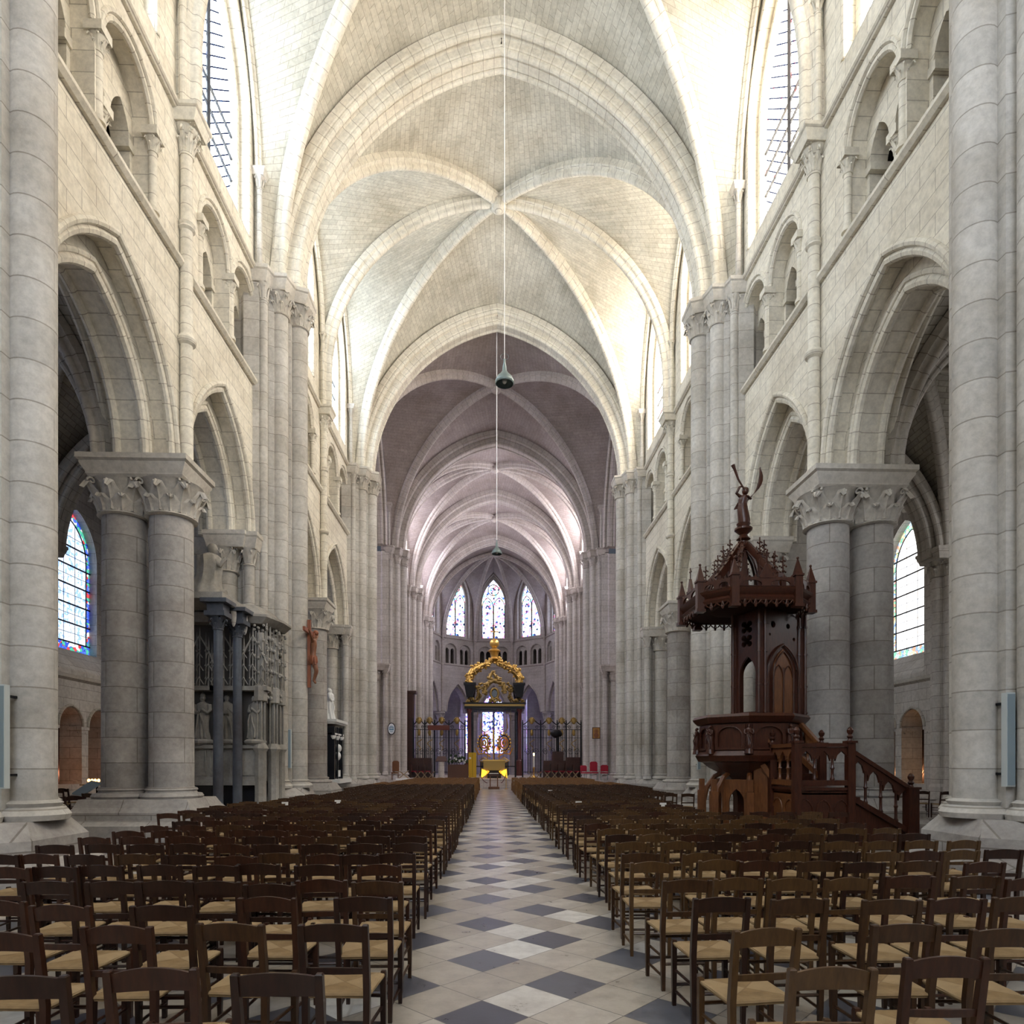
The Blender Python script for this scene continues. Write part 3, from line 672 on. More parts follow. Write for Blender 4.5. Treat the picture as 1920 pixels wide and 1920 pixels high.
# -------- aisles
AX = 14.25
def aisle(s, ys, root, W='aisle', wb='aweb', R='arib', detail=True):
    Fo = Frame((s * AX, 0, 0), (0, 1, 0), (s, 0, 0))
    y0, y1 = ys[0], ys[-1]; cs = [(a + b) / 2 for a, b in zip(ys, ys[1:])]
    lc = root
    holes = []; wins = []
    for a, b, c in zip(ys, ys[1:], cs):
        holes.append(arch(c, min(4.3, b - a - 1.5), 8.5, 11.9, 4.75))
        if detail: holes += [arch(c + k * 1.55, 1.2, 2.9, 3.52, .95, 8) for k in (-1, 0, 1)]
    mb = MB(); plate(mb, Fo, [(y0, 0), (y1, 0), (y1, 13.2), (y0, 13.2)], holes, 0, .75, True); mb.build('aisle_wall', M[W], root, 25)
    h2 = [arch(c, 2.3, 9.0, 10.65, 5.6) for c in cs]
    mb = MB(); plate(mb, Fo, [(y0, 4.2), (y1, 4.2), (y1, 13.2), (y0, 13.2)], h2, .75, 1.2, True); mb.build('window_wall', M[W], root, 25)
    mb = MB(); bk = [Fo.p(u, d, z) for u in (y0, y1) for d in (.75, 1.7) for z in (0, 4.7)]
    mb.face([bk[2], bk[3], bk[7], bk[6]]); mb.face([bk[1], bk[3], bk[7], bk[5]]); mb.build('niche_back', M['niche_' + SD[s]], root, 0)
    for c in cs:
        window(Fo, c, 2.3, 5.6, 9.0, 10.65, 1.05, M['g_ai' if s < 0 else 'g_ar'], 'grisaille', None, M['g_bd' if s < 0 else 'g_br'])
        mb = MB(); mb.hexa([Fo.p(c - 2.1, .0, 4.75), Fo.p(c + 2.1, .0, 4.75), Fo.p(c + 2.1, .76, 4.75), Fo.p(c - 2.1, .76, 4.75), Fo.p(c - 2.1, .02, 4.8), Fo.p(c + 2.1, .02, 4.8), Fo.p(c + 2.1, .76, 5.6), Fo.p(c - 2.1, .76, 5.6)]); mb.build('window_sill', M[W], root, 0)
        if detail:
            for k in (-1, 0, 1):
                q = MB(); q.hexa([Fo.p(c + k * 1.55 + u, d, z_) for z_ in (.6, 3.1) for u, d in ((-.1, 1.2), (.42, 1.2), (.42, 1.68), (-.1, 1.68))]); q.build('dark_niche_panel', M['niche_dark'], root, 0)
                p = Fo.p(c + k * 1.55 - .25, 1.1, 0); MB().cyl(p.x, p.y, .6, 3.0, .08, 10).build('inner_colonnette', M['aisle'], root)
            MB().tube(path(Fo, arch(c, 4.3, 8.5, 11.9, None, 14), .02), .1, 8).build('arch_moulding', M[R], root)
            for k in (-1, 0, 1): MB().tube(path(Fo, arch(c + k * 1.55, 1.28, 2.9, 3.58, None, 8), -.02), .05, 6).build('arcade_moulding', M[R], root)
            for k in (-1.5, -.5, .5, 1.5):
                p = Fo.p(c + k * 1.55, .22, 0); co = MB().lathe(p.x, p.y, [(.19, .95), (.2, 1.05), (.13, 1.12), (.115, 1.2), (.11, 2.45)], 14).build('arcade_colonnette', M[W], root)
                cp = MB(); capital(cp, p.x, p.y, 2.45, 2.8, .11, .2, 6, False); cp.box(p.x - .24, p.x + .24, p.y - .22, p.y + .22, 2.79, 2.9); cp.build('colonnette_capital', M[W], co, 50)
    for z in (4.5,):
        mb = MB(); mb.grid([[Fo.p(u, d, z + h) for d, h in ((0, -.1), (-.1, -.02), (-.1, .06), (0, .12))] for u in (y0, y1)]); mb.build('string_course', M[R], root, 0)
    mb = MB(); mb.grid([[Fo.p(u, d, h) for d, h in ((-.45, 0), (-.45, .55), (0, .6))] for u in (y0, y1)]); mb.build('stone_bench', M[W], root, 0)
    for y in ys[1:-1]:
        for dx, dy, r in ((14.0, -.1, .2), (14.1, .24, .12), (14.1, -.42, .12)):
            sh = MB().lathe(s * dx, y + dy, [(r * 1.4, .5), (r * 1.4, .9), (r, 1.0), (r, 7.6)], 18).build('respond_shaft', M[W], root)
            c = MB(); capital(c, s * dx, y + dy, 7.6, 8.1, r, r * 1.55, 6, detail); c.build('respond_capital', M[R], sh, 50)
        c = MB(); abacus(c, ccw(rect(s * 13.7, s * 14.3, y - .56, y + .36)), 8.08, .36, .1); c.build('respond_abacus', M[R], root, 30)
        mb = MB(); mb.box(*sorted((s * 14.0, s * 14.35)), y - .45, y + .25, .5, 8.4); mb.build('respond', M[W], root, 20)
    for y in ys[1:-1]:
        ribsweep(Cv((s * 8.65, y), (s * 11.4, y), 8.2, 12.1), Cv((s * 13.95, y), (s * 11.4, y), 8.2, 12.1), transprof(1.0, .6, -.22, -.42, .09), 'aisle_transverse_arch', M[R], root, 16)
    for a, b, c in zip(ys, ys[1:], cs):
        K = (s * 11.6, c); mb = MB()
        cor = [(s * 8.68, a + .3), (s * 14.15, a + .3), (s * 14.15, b - .3), (s * 8.68, b - .3)]
        mids = [(s * 11.6, a), (s * 14.2, c), (s * 11.6, b), (s * 8.7, c)]
        for i in range(4):
            Dc = Cv(cor[i], K, 8.2, 12.75)
            for mm, co in ((mids[i], (cor[i][0], mids[i][1]) if i % 2 == 0 else (mids[i][0], cor[i][1])), (mids[(i - 1) % 4], (cor[i][0], mids[(i - 1) % 4][1]) if (i - 1) % 2 == 0 else (mids[(i - 1) % 4][0], cor[i][1]))):
                web(mb, Dc, Cv(co, mm, 8.2, 12.5), 14, 3)
            ribsweep(Dc, None, ribprof(.34, -.32, .04, .09), 'aisle_rib', M[R], root, 16)
        mb.build('aisle_vault_web', M[wb], root, 60)
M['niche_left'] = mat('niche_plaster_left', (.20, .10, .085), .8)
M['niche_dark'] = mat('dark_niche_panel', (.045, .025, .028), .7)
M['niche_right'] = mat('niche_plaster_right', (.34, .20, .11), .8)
ai = {s: empty('wall_aisle_' + SD[s], (s * AX, 20, 0), 'outer wall of the %s side aisle with blind arcade' % SD[s], None, None, 'structure') for s in (-1, 1)}
for s in (-1, 1):
    aisle(s, [8.65, 14.7, 20.35, 26.6, 32.7], ai[s])
    aisle(s, [-3, 2.8, 8.65], ai[s], detail=False)
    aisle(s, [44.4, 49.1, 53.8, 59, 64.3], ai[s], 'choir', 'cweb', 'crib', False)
    mb = MB()
    for y in (32.9, 44.3): plate(mb, Frame((0, y, 0), (1, 0, 0), (0, 1, 0)), [(s * 9, 12.6), (s * 17, 12.6), (s * 17, 25), (s * 9, 25)], [], -.1, .1)
    mb.box(*sorted((s * 8.9, s * 17)), -9, -3, 13.1, 13.3); mb.box(*sorted((s * 14.25, s * 14.6)), -9, -3, 0, 13.3)
    mb.box(*sorted((s * 8.6, s * 9.0)), 8.6, 9.4, 8.4, 13); mb.build('filling_wall', M['choir'], ai[s], 0)

# -------- apse
AC = 69.1; RA = 7.25
ap = empty('wall_back', (0, 76, 0), 'apse with tall stained glass windows over a small arcade', None, None, 'structure')
angs = [PI / 2 + (k - 2.5) * PI / 5 for k in range(6)]
cor = [(RA * cos(a), AC + RA * sin(a)) for a in angs]
for k in range(5):
    (xa, ya), (xb, yb) = cor[k], cor[k + 1]; u = Vector((xb - xa, yb - ya, 0)); L = u.length; am = (angs[k] + angs[k + 1]) / 2
    Fr = Frame(((xa + xb) / 2, (ya + yb) / 2, 0), u, (cos(am), sin(am), 0)); h = L / 2
    bot = [(-h, 7.6), (-1.55, 7.6)] + arch(0, 3.1, 7.7, 10.9, None, 12) + [(1.55, 7.6), (h, 7.6)]
    bigs = [(-.98, 1.55), (.98, 1.55)]
    mb = MB(); plate(mb, Fr, bot + [(h, 16.0), (-h, 16.0)], [arch(c, w, 14.7, 15.45, 13.15, 8) for c, w in bigs], 0, .3)
    plate(mb, Fr, [(-h, 12.9), (h, 12.9), (h, 16.0), (-h, 16.0)], [arch(c + q * .36, .5, 14.6, 14.95, 13.15, 6) for c, w in bigs for q in (-1, 1)], .3, .55)
    plate(mb, Fr, [(-h, 16.0), (h, 16.0), (h, 24.6), (-h, 24.6)], [arch(0, 3.2, 20.4, 23.9, 16.2)], 0, .45)
    plate(mb, Fr, [(-h, 16.0), (h, 16.0), (h, 24.6), (-h, 24.6)], [arch(0, 2.72, 20.4, 23.4, 16.5)], .45, .9)
    mb.build('apse_wall', M['choir'], ap, 25)
    mb = MB(); bot2 = [(-h - .3, 7.6), (-1.4, 7.6)] + arch(0, 2.8, 7.7, 10.6, None, 12) + [(1.4, 7.6), (h + .3, 7.6)]; plate(mb, Fr, bot2 + [(h + .3, 12.9), (-h - .3, 12.9)], [], .3, 1.2); mb.build('arch_wall', M['crib'], ap, 25)
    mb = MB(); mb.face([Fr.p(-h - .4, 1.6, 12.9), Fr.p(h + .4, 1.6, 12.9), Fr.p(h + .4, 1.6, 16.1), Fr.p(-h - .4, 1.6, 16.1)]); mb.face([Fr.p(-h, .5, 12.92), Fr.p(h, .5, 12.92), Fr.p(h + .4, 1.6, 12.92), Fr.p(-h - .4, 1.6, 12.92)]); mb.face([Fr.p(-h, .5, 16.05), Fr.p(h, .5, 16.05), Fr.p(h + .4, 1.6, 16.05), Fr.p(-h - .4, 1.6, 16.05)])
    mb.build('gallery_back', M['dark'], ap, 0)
    for c, w in bigs:
        MB().tube(path(Fr, arch(c, w, 14.7, 15.45, 13.15, 8), .02), .05, 6).build('triforium_moulding', M['crib'], ap)
        for q in (-.04, ):
            p = Fr.p(c, .42, 0); MB().cyl(p.x, p.y, 13.1, 14.6, .06, 10).build('colonnette', M['crib'], ap)
    for z in (12.95, 16.0):
        mb = MB(); mb.grid([[Fr.p(uu, d, z + hh) for d, hh in ((0, -.08), (-.12, 0), (-.12, .07), (0, .12))] for uu in (-h, h)]); mb.build('string_course', M['crib'], ap, 0)
    MB().tube(path(Fr, arch(0, 3.1, 7.7, 10.9, None, 12), .04), .09, 8).build('arch_moulding', M['crib'], ap)
    MB().tube(path(Fr, arch(0, 3.3, 20.4, 23.95, 16.2), .03), .08, 8).build('window_moulding', M['crib'], ap)
    window(Fr, 0, 2.72, 16.5, 20.4, 23.4, .7, M['g_ap'], 'lancets', 'tall stained glass window in the apse, %s' % ('far left', 'left', 'centre', 'right', 'far right')[4 - k])
K = (0, AC)
for k in range(6):
    x, y = cor[k]; a = angs[k]
    co = empty('apse_column', (x, y, 0), 'slim pair of apse columns under the small arches, %s from the right' % ('first', 'second', 'third', 'fourth', 'fifth', 'sixth')[k], 'column', 'apse columns')
    for q in (0, 1.0):
        px, py = x + cos(a) * (.2 + q), y + sin(a) * (.2 + q)
        MB().lathe(px, py, [(.5, 0), (.5, .5), (.36, .8), (.34, 1), (.33, 6.8)], 18).build('column_shaft', M['choir'], co)
        c = MB(); capital(c, px, py, 6.8, 7.4, .33, .5, 8, False); c.box(px - .5, px + .5, py - .5, py + .5, 7.38, 7.62); c.build('capital', M['crib'], co, 50)
    mb = MB(); mb.cyl(x * .985, AC + (y - AC) * .985, 7.6, 15.9, .12, 12); mb.tube([(x * .97 + .0, AC + (y - AC) * .97, 15.7), (x * .97, AC + (y - AC) * .97, 17)], .15, 10); mb.build('vault_shaft', M['crib'], ap)
    D = Cv((x * .97, AC + (y - AC) * .97), K, 15.9, 24.2)
    if 0 < k < 5 or True: ribsweep(D, None, ribprof(.36, -.36, .05, .11), 'apse_rib', M['crib'], ceil)
for k in range(5):
    a, b = cor[k], cor[k + 1]; m_ = ((a[0] + b[0]) / 2, (a[1] + b[1]) / 2); mb = MB()
    for c in (a, b):
        web(mb, Cv(c, K, 15.9, 24.3), Cv((c[0] + (m_[0] - c[0]) * .12, c[1] + (m_[1] - c[1]) * .12), m_, 15.9, 24.1, 19.5), 20, 4)
    mb.build('vault_web', M['cweb'], ceil, 60)
for s in (-1, 1):
    c = cor[0] if s > 0 else cor[5]
    mb = MB(); web(mb, Cv((s * 6.9, 64.7), K, 16.0, 24.3), Cv((s * 6.93, 64.3), (0, 64.3), 16.0, 24.2), 20, 4)
    web(mb, Cv((s * 6.9, 64.7), K, 16.0, 24.3), Cv(c, K, 15.9, 24.31), 20, 4); mb.build('vault_web', M['cweb'], ceil, 60)
    mb = MB(); pf = Frame((s * 7.25, 0, 0), (0, 1, 0), (s, 0, 0)); plate(mb, pf, [(64.3, 8), (69.6, 8), (69.6, 24.5), (64.3, 24.5)], [], 0, .5); mb.build('wall_piece', M['choir'], ap, 0)
# ambulatory and axial chapel
am_ = empty('wall_ambulatory', (0, 84, 0), 'ambulatory wall seen through the apse arcade', None, None, 'structure')
RO = 14.0; n = 10
oc = [(RO * cos(PI * k / n), AC + RO * sin(PI * k / n)) for k in range(n + 1)]
for k in range(n):
    (xa, ya), (xb, yb) = oc[k], oc[k + 1]; u = Vector((xb - xa, yb - ya, 0)); h = u.length / 2; am = PI * (k + .5) / n
    Fr = Frame(((xa + xb) / 2, (ya + yb) / 2, 0), u, (cos(am), sin(am), 0)); mb = MB()
    if k in (4, 5): continue
    plate(mb, Fr, [(-h, 0), (h, 0), (h, 12.9), (-h, 12.9)], [arch(0, 2.0, 8.5, 10.2, 3)] if k in (0, 1, 8, 9) else [], 0, .5); mb.build('ambulatory_wall', M['choir'], am_, 25)
    if k in (0, 1, 8, 9): window(Fr, 0, 2.0, 3, 8.5, 10.2, .3, M['g_ax'], 'plain')
    for q in (0,):
        ribsweep(Cv((cor[max(0, min(5, int(k * .6)))][0] * 1.17, AC + (cor[max(0, min(5, int(k * .6)))][1] - AC) * 1.17), ((xa * .78), AC + (ya - AC) * .78), 7.6, 12.3), Cv((xa, ya), (xa * .78, AC + (ya - AC) * .78), 7.6, 12.3), ribprof(.4, -.3, .04, .09), 'ambulatory_rib', M['crib'], am_, 12)
mb = MB()
ring = [(RA * 1.17 * cos(PI * k / n), AC + RA * 1.17 * sin(PI * k / n)) for k in range(n + 1)]
for k in range(n): mb.face([(*ring[k], 12.6), (*ring[k + 1], 12.6), (*oc[k + 1], 12.6), (*oc[k], 12.6)])
mb.box(-4.6, 4.6, 82.5, 95, 12.7, 12.8); mb.build('ambulatory_vault', M['cweb'], am_, 0)
ch = [(-4.4, 82.4), (-4.4, 88.0), (-2.0, 92.2), (2.0, 92.2), (4.4, 88.0), (4.4, 82.4)]
for k in range(5):
    (xa, ya), (xb, yb) = ch[k], ch[k + 1]; u = Vector((xb - xa, yb - ya, 0)); h = u.length / 2; nn = Vector((-u.y, u.x, 0)).normalized()
    Fr = Frame(((xa + xb) / 2, (ya + yb) / 2, 0), u, nn); mb = MB(); w = 3.1 if k == 2 else 2.2
    plate(mb, Fr, [(-h, 0), (h, 0), (h, 12.8), (-h, 12.8)], [arch(0, w, 9.2, 11.6, 3.2)], 0, .4); mb.build('chapel_wall', M['choir'], am_, 25)
    window(Fr, 0, w, 3.2, 9.2, 11.6, .2, M['g_ax'], 'lancets' if k == 2 else 'plain')
for x, y in ((-2.2, 81.6), (2.2, 81.6)):
    MB().lathe(x, y, [(.3, 0), (.22, .8), (.2, 7.2)], 14).build('chapel_column', M['choir'], am_)
# ---------------------------------------------------------------- placing by view geometry
YAW = math.atan(40 / F)
def at(px, d, z=0):
    xc = (px - 960) / F * d
    return Vector((CAMX + xc * cos(YAW) + d * sin(YAW), -xc * sin(YAW) + d * cos(YAW), z))
def zat(py, d): return EYE + (1433 - py) * d / F

# ---------------------------------------------------------------- rush-seated chairs
def rush():
    m = mat('rush_seat', (.5, .36, .19), .75, spec=.2); b = m.node_tree.nodes['Principled BSDF']
    tc = nd(m, 'ShaderNodeTexCoord'); sp = nd(m, 'ShaderNodeSeparateXYZ'); lk(m, tc.outputs['Object'], sp.inputs[0])
    ax, ay = math_(m, 'ABSOLUTE', sp.outputs[0]), math_(m, 'ABSOLUTE', sp.outputs[1])
    sel = math_(m, 'GREATER_THAN', ax, ay); mx = math_(m, 'MAXIMUM', ax, ay)
    st = math_(m, 'ABSOLUTE', math_(m, 'SINE', math_(m, 'MULTIPLY', mx, 420.0)))
    n = nd(m, 'ShaderNodeTexNoise', i_Scale=22, i_Detail=4); lk(m, tc.outputs['Object'], n.inputs['Vector'])
    c = mixc(m, n.outputs['Fac'], (.42, .285, .145), (.20, .13, .062)); c = mixc(m, math_(m, 'MULTIPLY', sel, .25), c, (.75, .58, .36))
    dg = math_(m, 'LESS_THAN', math_(m, 'ABSOLUTE', math_(m, 'SUBTRACT', ax, ay)), .006); c = mixc(m, math_(m, 'MULTIPLY', dg, .5), c, (.2, .13, .07))
    c = mixc(m, math_(m, 'MULTIPLY', math_(m, 'SUBTRACT', 1.0, st), .5), c, (.2, .13, .06)); lk(m, c, b.inputs['Base Color'])
    bp = nd(m, 'ShaderNodeBump', i_Strength=.5, i_Distance=.004); lk(m, st, bp.inputs['Height']); lk(m, bp.outputs[0], b.inputs['Normal'])
    return m
M['rush'] = rush()
WD = [wood('chair_wood_%s' % n, a, b_, .34) for n, a, b_ in (('dark', (.038, .014, .008), (.016, .006, .003)), ('red', (.062, .021, .010), (.027, .009, .004)), ('brown', (.074, .033, .013), (.034, .015, .006)), ('golden', (.115, .058, .02), (.06, .028, .010)))]
WDN = ['near-black', 'reddish dark', 'mid-brown', 'golden-brown']
CW, CD, CH, SH = .169, .165, .80, .43
def cb(a, b, w, h=None): return MB().bar(a, b, w, h)
def chair_parts(arc=.022):
    P = []
    top = lambda s: (s * (CW - .004), -CD - .055, CH)
    for s in (-1, 1):
        m = MB(); a, b, c = Vector((s * (CW - .012), -CD, 0)), Vector((s * (CW - .008), -CD, SH)), Vector(top(s))
        rows = []
        for p, w in ((a, .026), (a.lerp(b, .5), .032), (b, .034), (b.lerp(c, .55), .033), (c - Vector((0, 0, .006)), .030), (c, .022)): rows.append([p + Vector((i * w / 2, j * w / 2, 0)) for i, j in ((-1, -1), (1, -1), (1, 1), (-1, 1))])
        m.grid(rows, cu=True); m.face(rows[0]); m.face(rows[-1]); P.append(('rear_leg', m, 'w'))
        m = MB(); rows = [[Vector((s * (CW + .006), CD, z)) + Vector((i * w / 2, j * w / 2, 0)) for i, j in ((-1, -1), (1, -1), (1, 1), (-1, 1))] for z, w in ((0, .024), (.2, .031), (SH - .005, .032), (SH + .012, .026))]
        m.grid(rows, cu=True); m.face(rows[0]); m.face(rows[-1]); P.append(('front_leg', m, 'w'))
    def rail(z0, z1, arc, th, y0):
        m = MB(); rows = []
        for i in range(9):
            t = i / 4 - 1; x = t * (CW - .012); bow = -.014 * (1 - t * t); yb = lambda z: -CD - .055 * (z - SH) / (CH - SH) + bow
            zt = z1 + arc * (1 - t * t) - arc; rows.append([(x, yb(z0) - th / 2, z0 + arc * .35 * (1 - t * t) * (1 if arc > .01 else 0)), (x, yb(zt) - th / 2, zt), (x, yb(zt) + th / 2, zt), (x, yb(z0) + th / 2, z0 + arc * .35 * (1 - t * t) * (1 if arc > .01 else 0))])
        m.grid(rows, cu=True); m.face(rows[0]); m.face(rows[-1]); return m
    P.append(('top_rail', rail(.705, .80 + arc * .35, arc, .016, 0), 'w'))
    P.append(('back_slat', rail(.535, .572, .006, .014, 0), 'w'))
    # rush seat, slightly dished, rounded at the rim
    m = MB(); n = 8; rows = []
    for i in range(n + 1):
        v = i / n * 2 - 1; r = []
        for j in range(n + 1):
            u = j / n * 2 - 1; wx = CW + .003 + .012 * (v + 1) / 2
            z = SH + .012 - .010 * (1 - u * u) * (1 - v * v) - .014 * max(abs(u), abs(v)) ** 6
            r.append((u * wx, v * (CD + .008), z))
        rows.append(r)
    m.grid(rows)
    rim = [rows[0][j] for j in range(n + 1)] + [rows[i][n] for i in range(1, n + 1)] + [rows[n][j] for j in range(n - 1, -1, -1)] + [rows[i][0] for i in range(n - 1, 0, -1)]
    low = [(x * .97, y * .97, SH - .028) for x, y, z in rim]; mid = [(x * 1.02, y * 1.02, SH - .012) for x, y, z in rim]
    m.grid([rim, mid, low], cu=True); m.fillpoly(low); P.append(('seat', m, 'r'))
    for z, nm in ((.30, 'front_stretcher'), (.14, 'front_stretcher')): P.append((nm, MB().tube([(-CW, CD, z), (CW, CD, z)], .011, 6), 'w'))
    for s in (-1, 1):
        for z in (.24, .10): P.append(('side_stretcher', MB().tube([(s * (CW - .01), -CD, z), (s * CW, CD, z)], .010, 6), 'w'))
    P.append(('rear_stretcher', MB().tube([(-CW, -CD, .19), (CW, -CD, .19)], .011, 6), 'w'))
    return P
ASSET = {}
for v, wm in enumerate(WD):
    ASSET[v] = [(nm, m.mesh(nm, wm if k == 'w' else M['rush'], 30)) for nm, m, k in chair_parts(.03 if v in (1, 3) else .02)]
def simple_meshes(v):
    w = MB()
    for s in (-1, 1):
        w.bar((s * CW, -CD, 0), (s * CW, -CD, SH), .03).bar((s * CW, -CD, SH), (s * CW, -CD - .055, CH), .03); w.bar((s * CW, CD, 0), (s * CW, CD, SH), .03)
        w.bar((s * CW, -CD, .14), (s * CW, CD, .14), .018)
    m = MB(); pts = []
    for i in range(7): t = i / 3 - 1; pts.append((t * CW, .022 * (1 - t * t)))
    w.grid([[(x, -CD - .05 - .012 * (1 - (x / CW) ** 2), z + h) for x, h in pts] for z in (.705, .79)]); w.grid([[(x, -CD - .05 + .012 - .012 * (1 - (x / CW) ** 2), z + h) for x, h in pts] for z in (.705, .79)])
    w.grid([[(x, -CD - .05 + k - .012 * (1 - (x / CW) ** 2), .79 + h) for x, h in pts] for k in (0, .012)])
    w.bar((-CW, -CD - .025, .55), (CW, -CD - .025, .55), .012, .035); w.bar((-CW, CD, .25), (CW, CD, .25), .018); w.bar((-CW, -CD, .19), (CW, -CD, .19), .018)
    r = MB(); r.box(-CW - .005, CW + .005, -CD - .005, CD + .005, SH - .025, SH + .012)
    return w, r
SIMPLE = {}
for v, wm in enumerate(WD):
    w, r = simple_meshes(v); a = MB().merge(w).merge(r); me = a.mesh('rush_chair', wm, 0); me.materials.append(M['rush'])
    for p in me.polygons:
        c = p.center
        if SH - .04 < c.z < SH + .03 and abs(c.x) < .18 and abs(c.y) < CD + .02: p.material_index = 1
    SIMPLE[v] = me
PLACES = []   # (x, y, rot, side, row, col)
near = [(-1, r, px, yt) for r, l in enumerate([
    [(522, 1825), (277, 1817), (35, 1830)], [(629, 1733), (441, 1732), (220, 1737), (12, 1750)], [(681, 1682), (505, 1683), (303, 1698), (116, 1698), (-4, 1690)],
    [(708, 1653), (601, 1650), (508, 1658), (405, 1653), (307, 1652), (207, 1653), (89, 1653)],
    [(712, 1622), (591, 1622), (487, 1620), (402, 1623), (300, 1622), (191, 1623), (106, 1625), (15, 1627)],
    [(741, 1600), (675, 1603), (613, 1603), (523, 1600), (445, 1606), (347, 1603), (255, 1602), (160, 1603), (73, 1602), (-5, 1603)]]) for px, yt in l]
near += [(1, r, px, yt) for r, l in enumerate([
    [(1562, 1815), (1777, 1795)], [(1430, 1742), (1700, 1733), (1890, 1742)], [(1351, 1683), (1498, 1685), (1675, 1687), (1795, 1685), (1915, 1682)],
    [(1286, 1650), (1383, 1647), (1486, 1648), (1588, 1647), (1710, 1643), (1831, 1643), (1930, 1647)],
    [(1224, 1617), (1349, 1613), (1430, 1615), (1535, 1615), (1620, 1617), (1723, 1615), (1845, 1617), (1940, 1612)],
    [(1200, 1600), (1315, 1600), (1400, 1597), (1481, 1598), (1577, 1598), (1657, 1598), (1733, 1596), (1802, 1595), (1885, 1593)]]) for px, yt in l]
cnt = {}
for s, r, px, yt in near:
    d = (EYE - CH) * F / (yt - 1433); p = at(px, d); k = cnt[(s, r)] = cnt.get((s, r), 0) + 1
    rot = rnd.uniform(-.06, .06) + (.10 if (s, r, k) in ((-1, 0, 2), (1, 1, 1)) else -.12 if (s, r, k) in ((-1, 1, 2),) else 0)
    PLACES.append((p.x, p.y + CD + .055, rot, s, r + 1, k))
PUL = lambda x, y: x > 3.65 and 11.5 < y < 17.4
for s in (-1, 1):
    y = 6.95 if s < 0 else 7.0; r = 7
    while y < 40.6:
        for c in range(11):
            x = s * (1.2 + c * .445) if s < 0 else .98 + .18 + c * .445
            if s > 0 and PUL(x, y): continue
            if (abs(x) > 5.3 and y > 15) or (abs(x) > 4.95 and any(abs(y - q) < 2.3 for q in S_Y[1:4])): continue
            if y > 33 and abs(x) > 5.2: continue
            PLACES.append((x + rnd.uniform(-.035, .035), y + rnd.uniform(-.05, .05), rnd.uniform(-.09, .09), s, r, c + 1))
        y += .69 + rnd.uniform(-.02, .02); r += 1
PLACES.sort(key=lambda p: p[1])
def shown(p):
    X, Y = p[0] - CAMX, p[1] - .2; c = 920 + F * X / Y; return -40 < c < 1960
vis = [p for p in PLACES if shown(p)]
ORD = ['first', 'second', 'third', 'fourth', 'fifth', 'sixth', 'seventh', 'eighth', 'ninth', 'tenth', 'eleventh', 'twelfth', 'thirteenth', 'fourteenth', 'fifteenth', 'sixteenth', 'seventeenth', 'eighteenth', 'nineteenth', 'twentieth', 'twenty-first']
REST = []
for i, (x, y, rot, s, r, c) in enumerate(vis):
    v = rnd.choice([0, 0, 1, 1, 2] if s < 0 else [0, 1, 2, 3, 3]) if y < 12 else rnd.choice([1, 2, 2, 3])
    if i >= 300: REST.append((x, y, rot, v)); continue
    lab = '%s rush chair in %s block, %s from aisle, %s row' % (WDN[v], SD[s], ORD[c - 1], ORD[r - 1])
    if i < 150:
        e = empty('rush_chair', (x, y, 0), lab, 'chair', 'rush-seated chairs filling the nave'); e.rotation_euler = (0, 0, rot)
        for nm, me in ASSET[v]:
            o = bpy.data.objects.new(nm, me); COL.objects.link(o); o.parent = e
    else:
        o = bpy.data.objects.new('rush_chair', SIMPLE[v]); COL.objects.link(o); o.location = (x, y, 0); o.rotation_euler = (0, 0, rot)
        tag(o, lab, 'chair', 'rush-seated chairs filling the nave')
print('chairs', len(vis), 'rest', len(REST))
bmw, rr = simple_meshes(0); base = MB().merge(bmw).merge(rr); nf = len(bmw.f)
big = MB(); mi = []
for x, y, rot, v in REST:
    big.merge(base, Matrix.Translation((x, y, 0)) @ Matrix.Rotation(rot, 4, 'Z'))
    mi += [2 if k >= nf else (1 if y > 27 else 0) for k in range(len(base.f))]
FARW = wood('far_chair_wood', (.30, .145, .045), (.16, .07, .022), .45)
me = bpy.data.meshes.new('far_chairs'); me.from_pydata(big.v, [], big.f)
for m_ in (WD[2], FARW, M['rush']): me.materials.append(m_)
me.polygons.foreach_set('material_index', mi)
o = bpy.data.objects.new('distant_chair_rows', me); COL.objects.link(o)
tag(o, 'packed far rows of brown rush chairs reaching the altar steps', 'chairs', None, 'stuff')

# ---------------------------------------------------------------- hanging lamps
M['zinc'] = mat('grey_green_enamel', (.17, .22, .22), .4, .3)
for nm, px, py, d, lab, r in (('pendant_lamp', 946, 708, 18.6, 'grey bell-shaped pendant lamp, the nearer one, hanging on a long thin cord', .27),
                              ('pendant_lamp', 931.5, 1027, 33.2, 'small grey bell-shaped pendant lamp, the farther one, on a white cord', .27)):
    p = at(px, d); zb = zat(py + 12, d); t = empty(nm, (p.x, p.y, zb), lab, 'lamp', 'pendant lamps in the nave')
    MB().lathe(p.x, p.y, [(r * .93, zb), (r, zb + .02), (r * .98, zb + .09), (r * .8, zb + .2), (r * .42, zb + .3), (r * .25, zb + .38), (r * .2, zb + .5), (r * .1, zb + .62), (.02, zb + .72)], 28, cap=False).build('lamp_shade', M['zinc'], t, 50)
    MB().sphere((p.x, p.y, zb + .1), .07, 12, 8, (1, 1, 1.4)).build('bulb', mat('frosted_bulb', (.6, .6, .58), .3), t)
    cr = .011 if d < 25 else .022
    MB().tube([(p.x, p.y, zb + .7), (p.x, p.y, 24.5)], cr if d < 25 else .02, 6).build('cord', M['white_cord'], t)
    MB().tube([(p.x + .12 * cos(a * PI / 8), p.y, zb + .78 + .09 * sin(a * PI / 8)) for a in range(16)], .006, 5, True).build('hook_ring', M['zinc'], t)
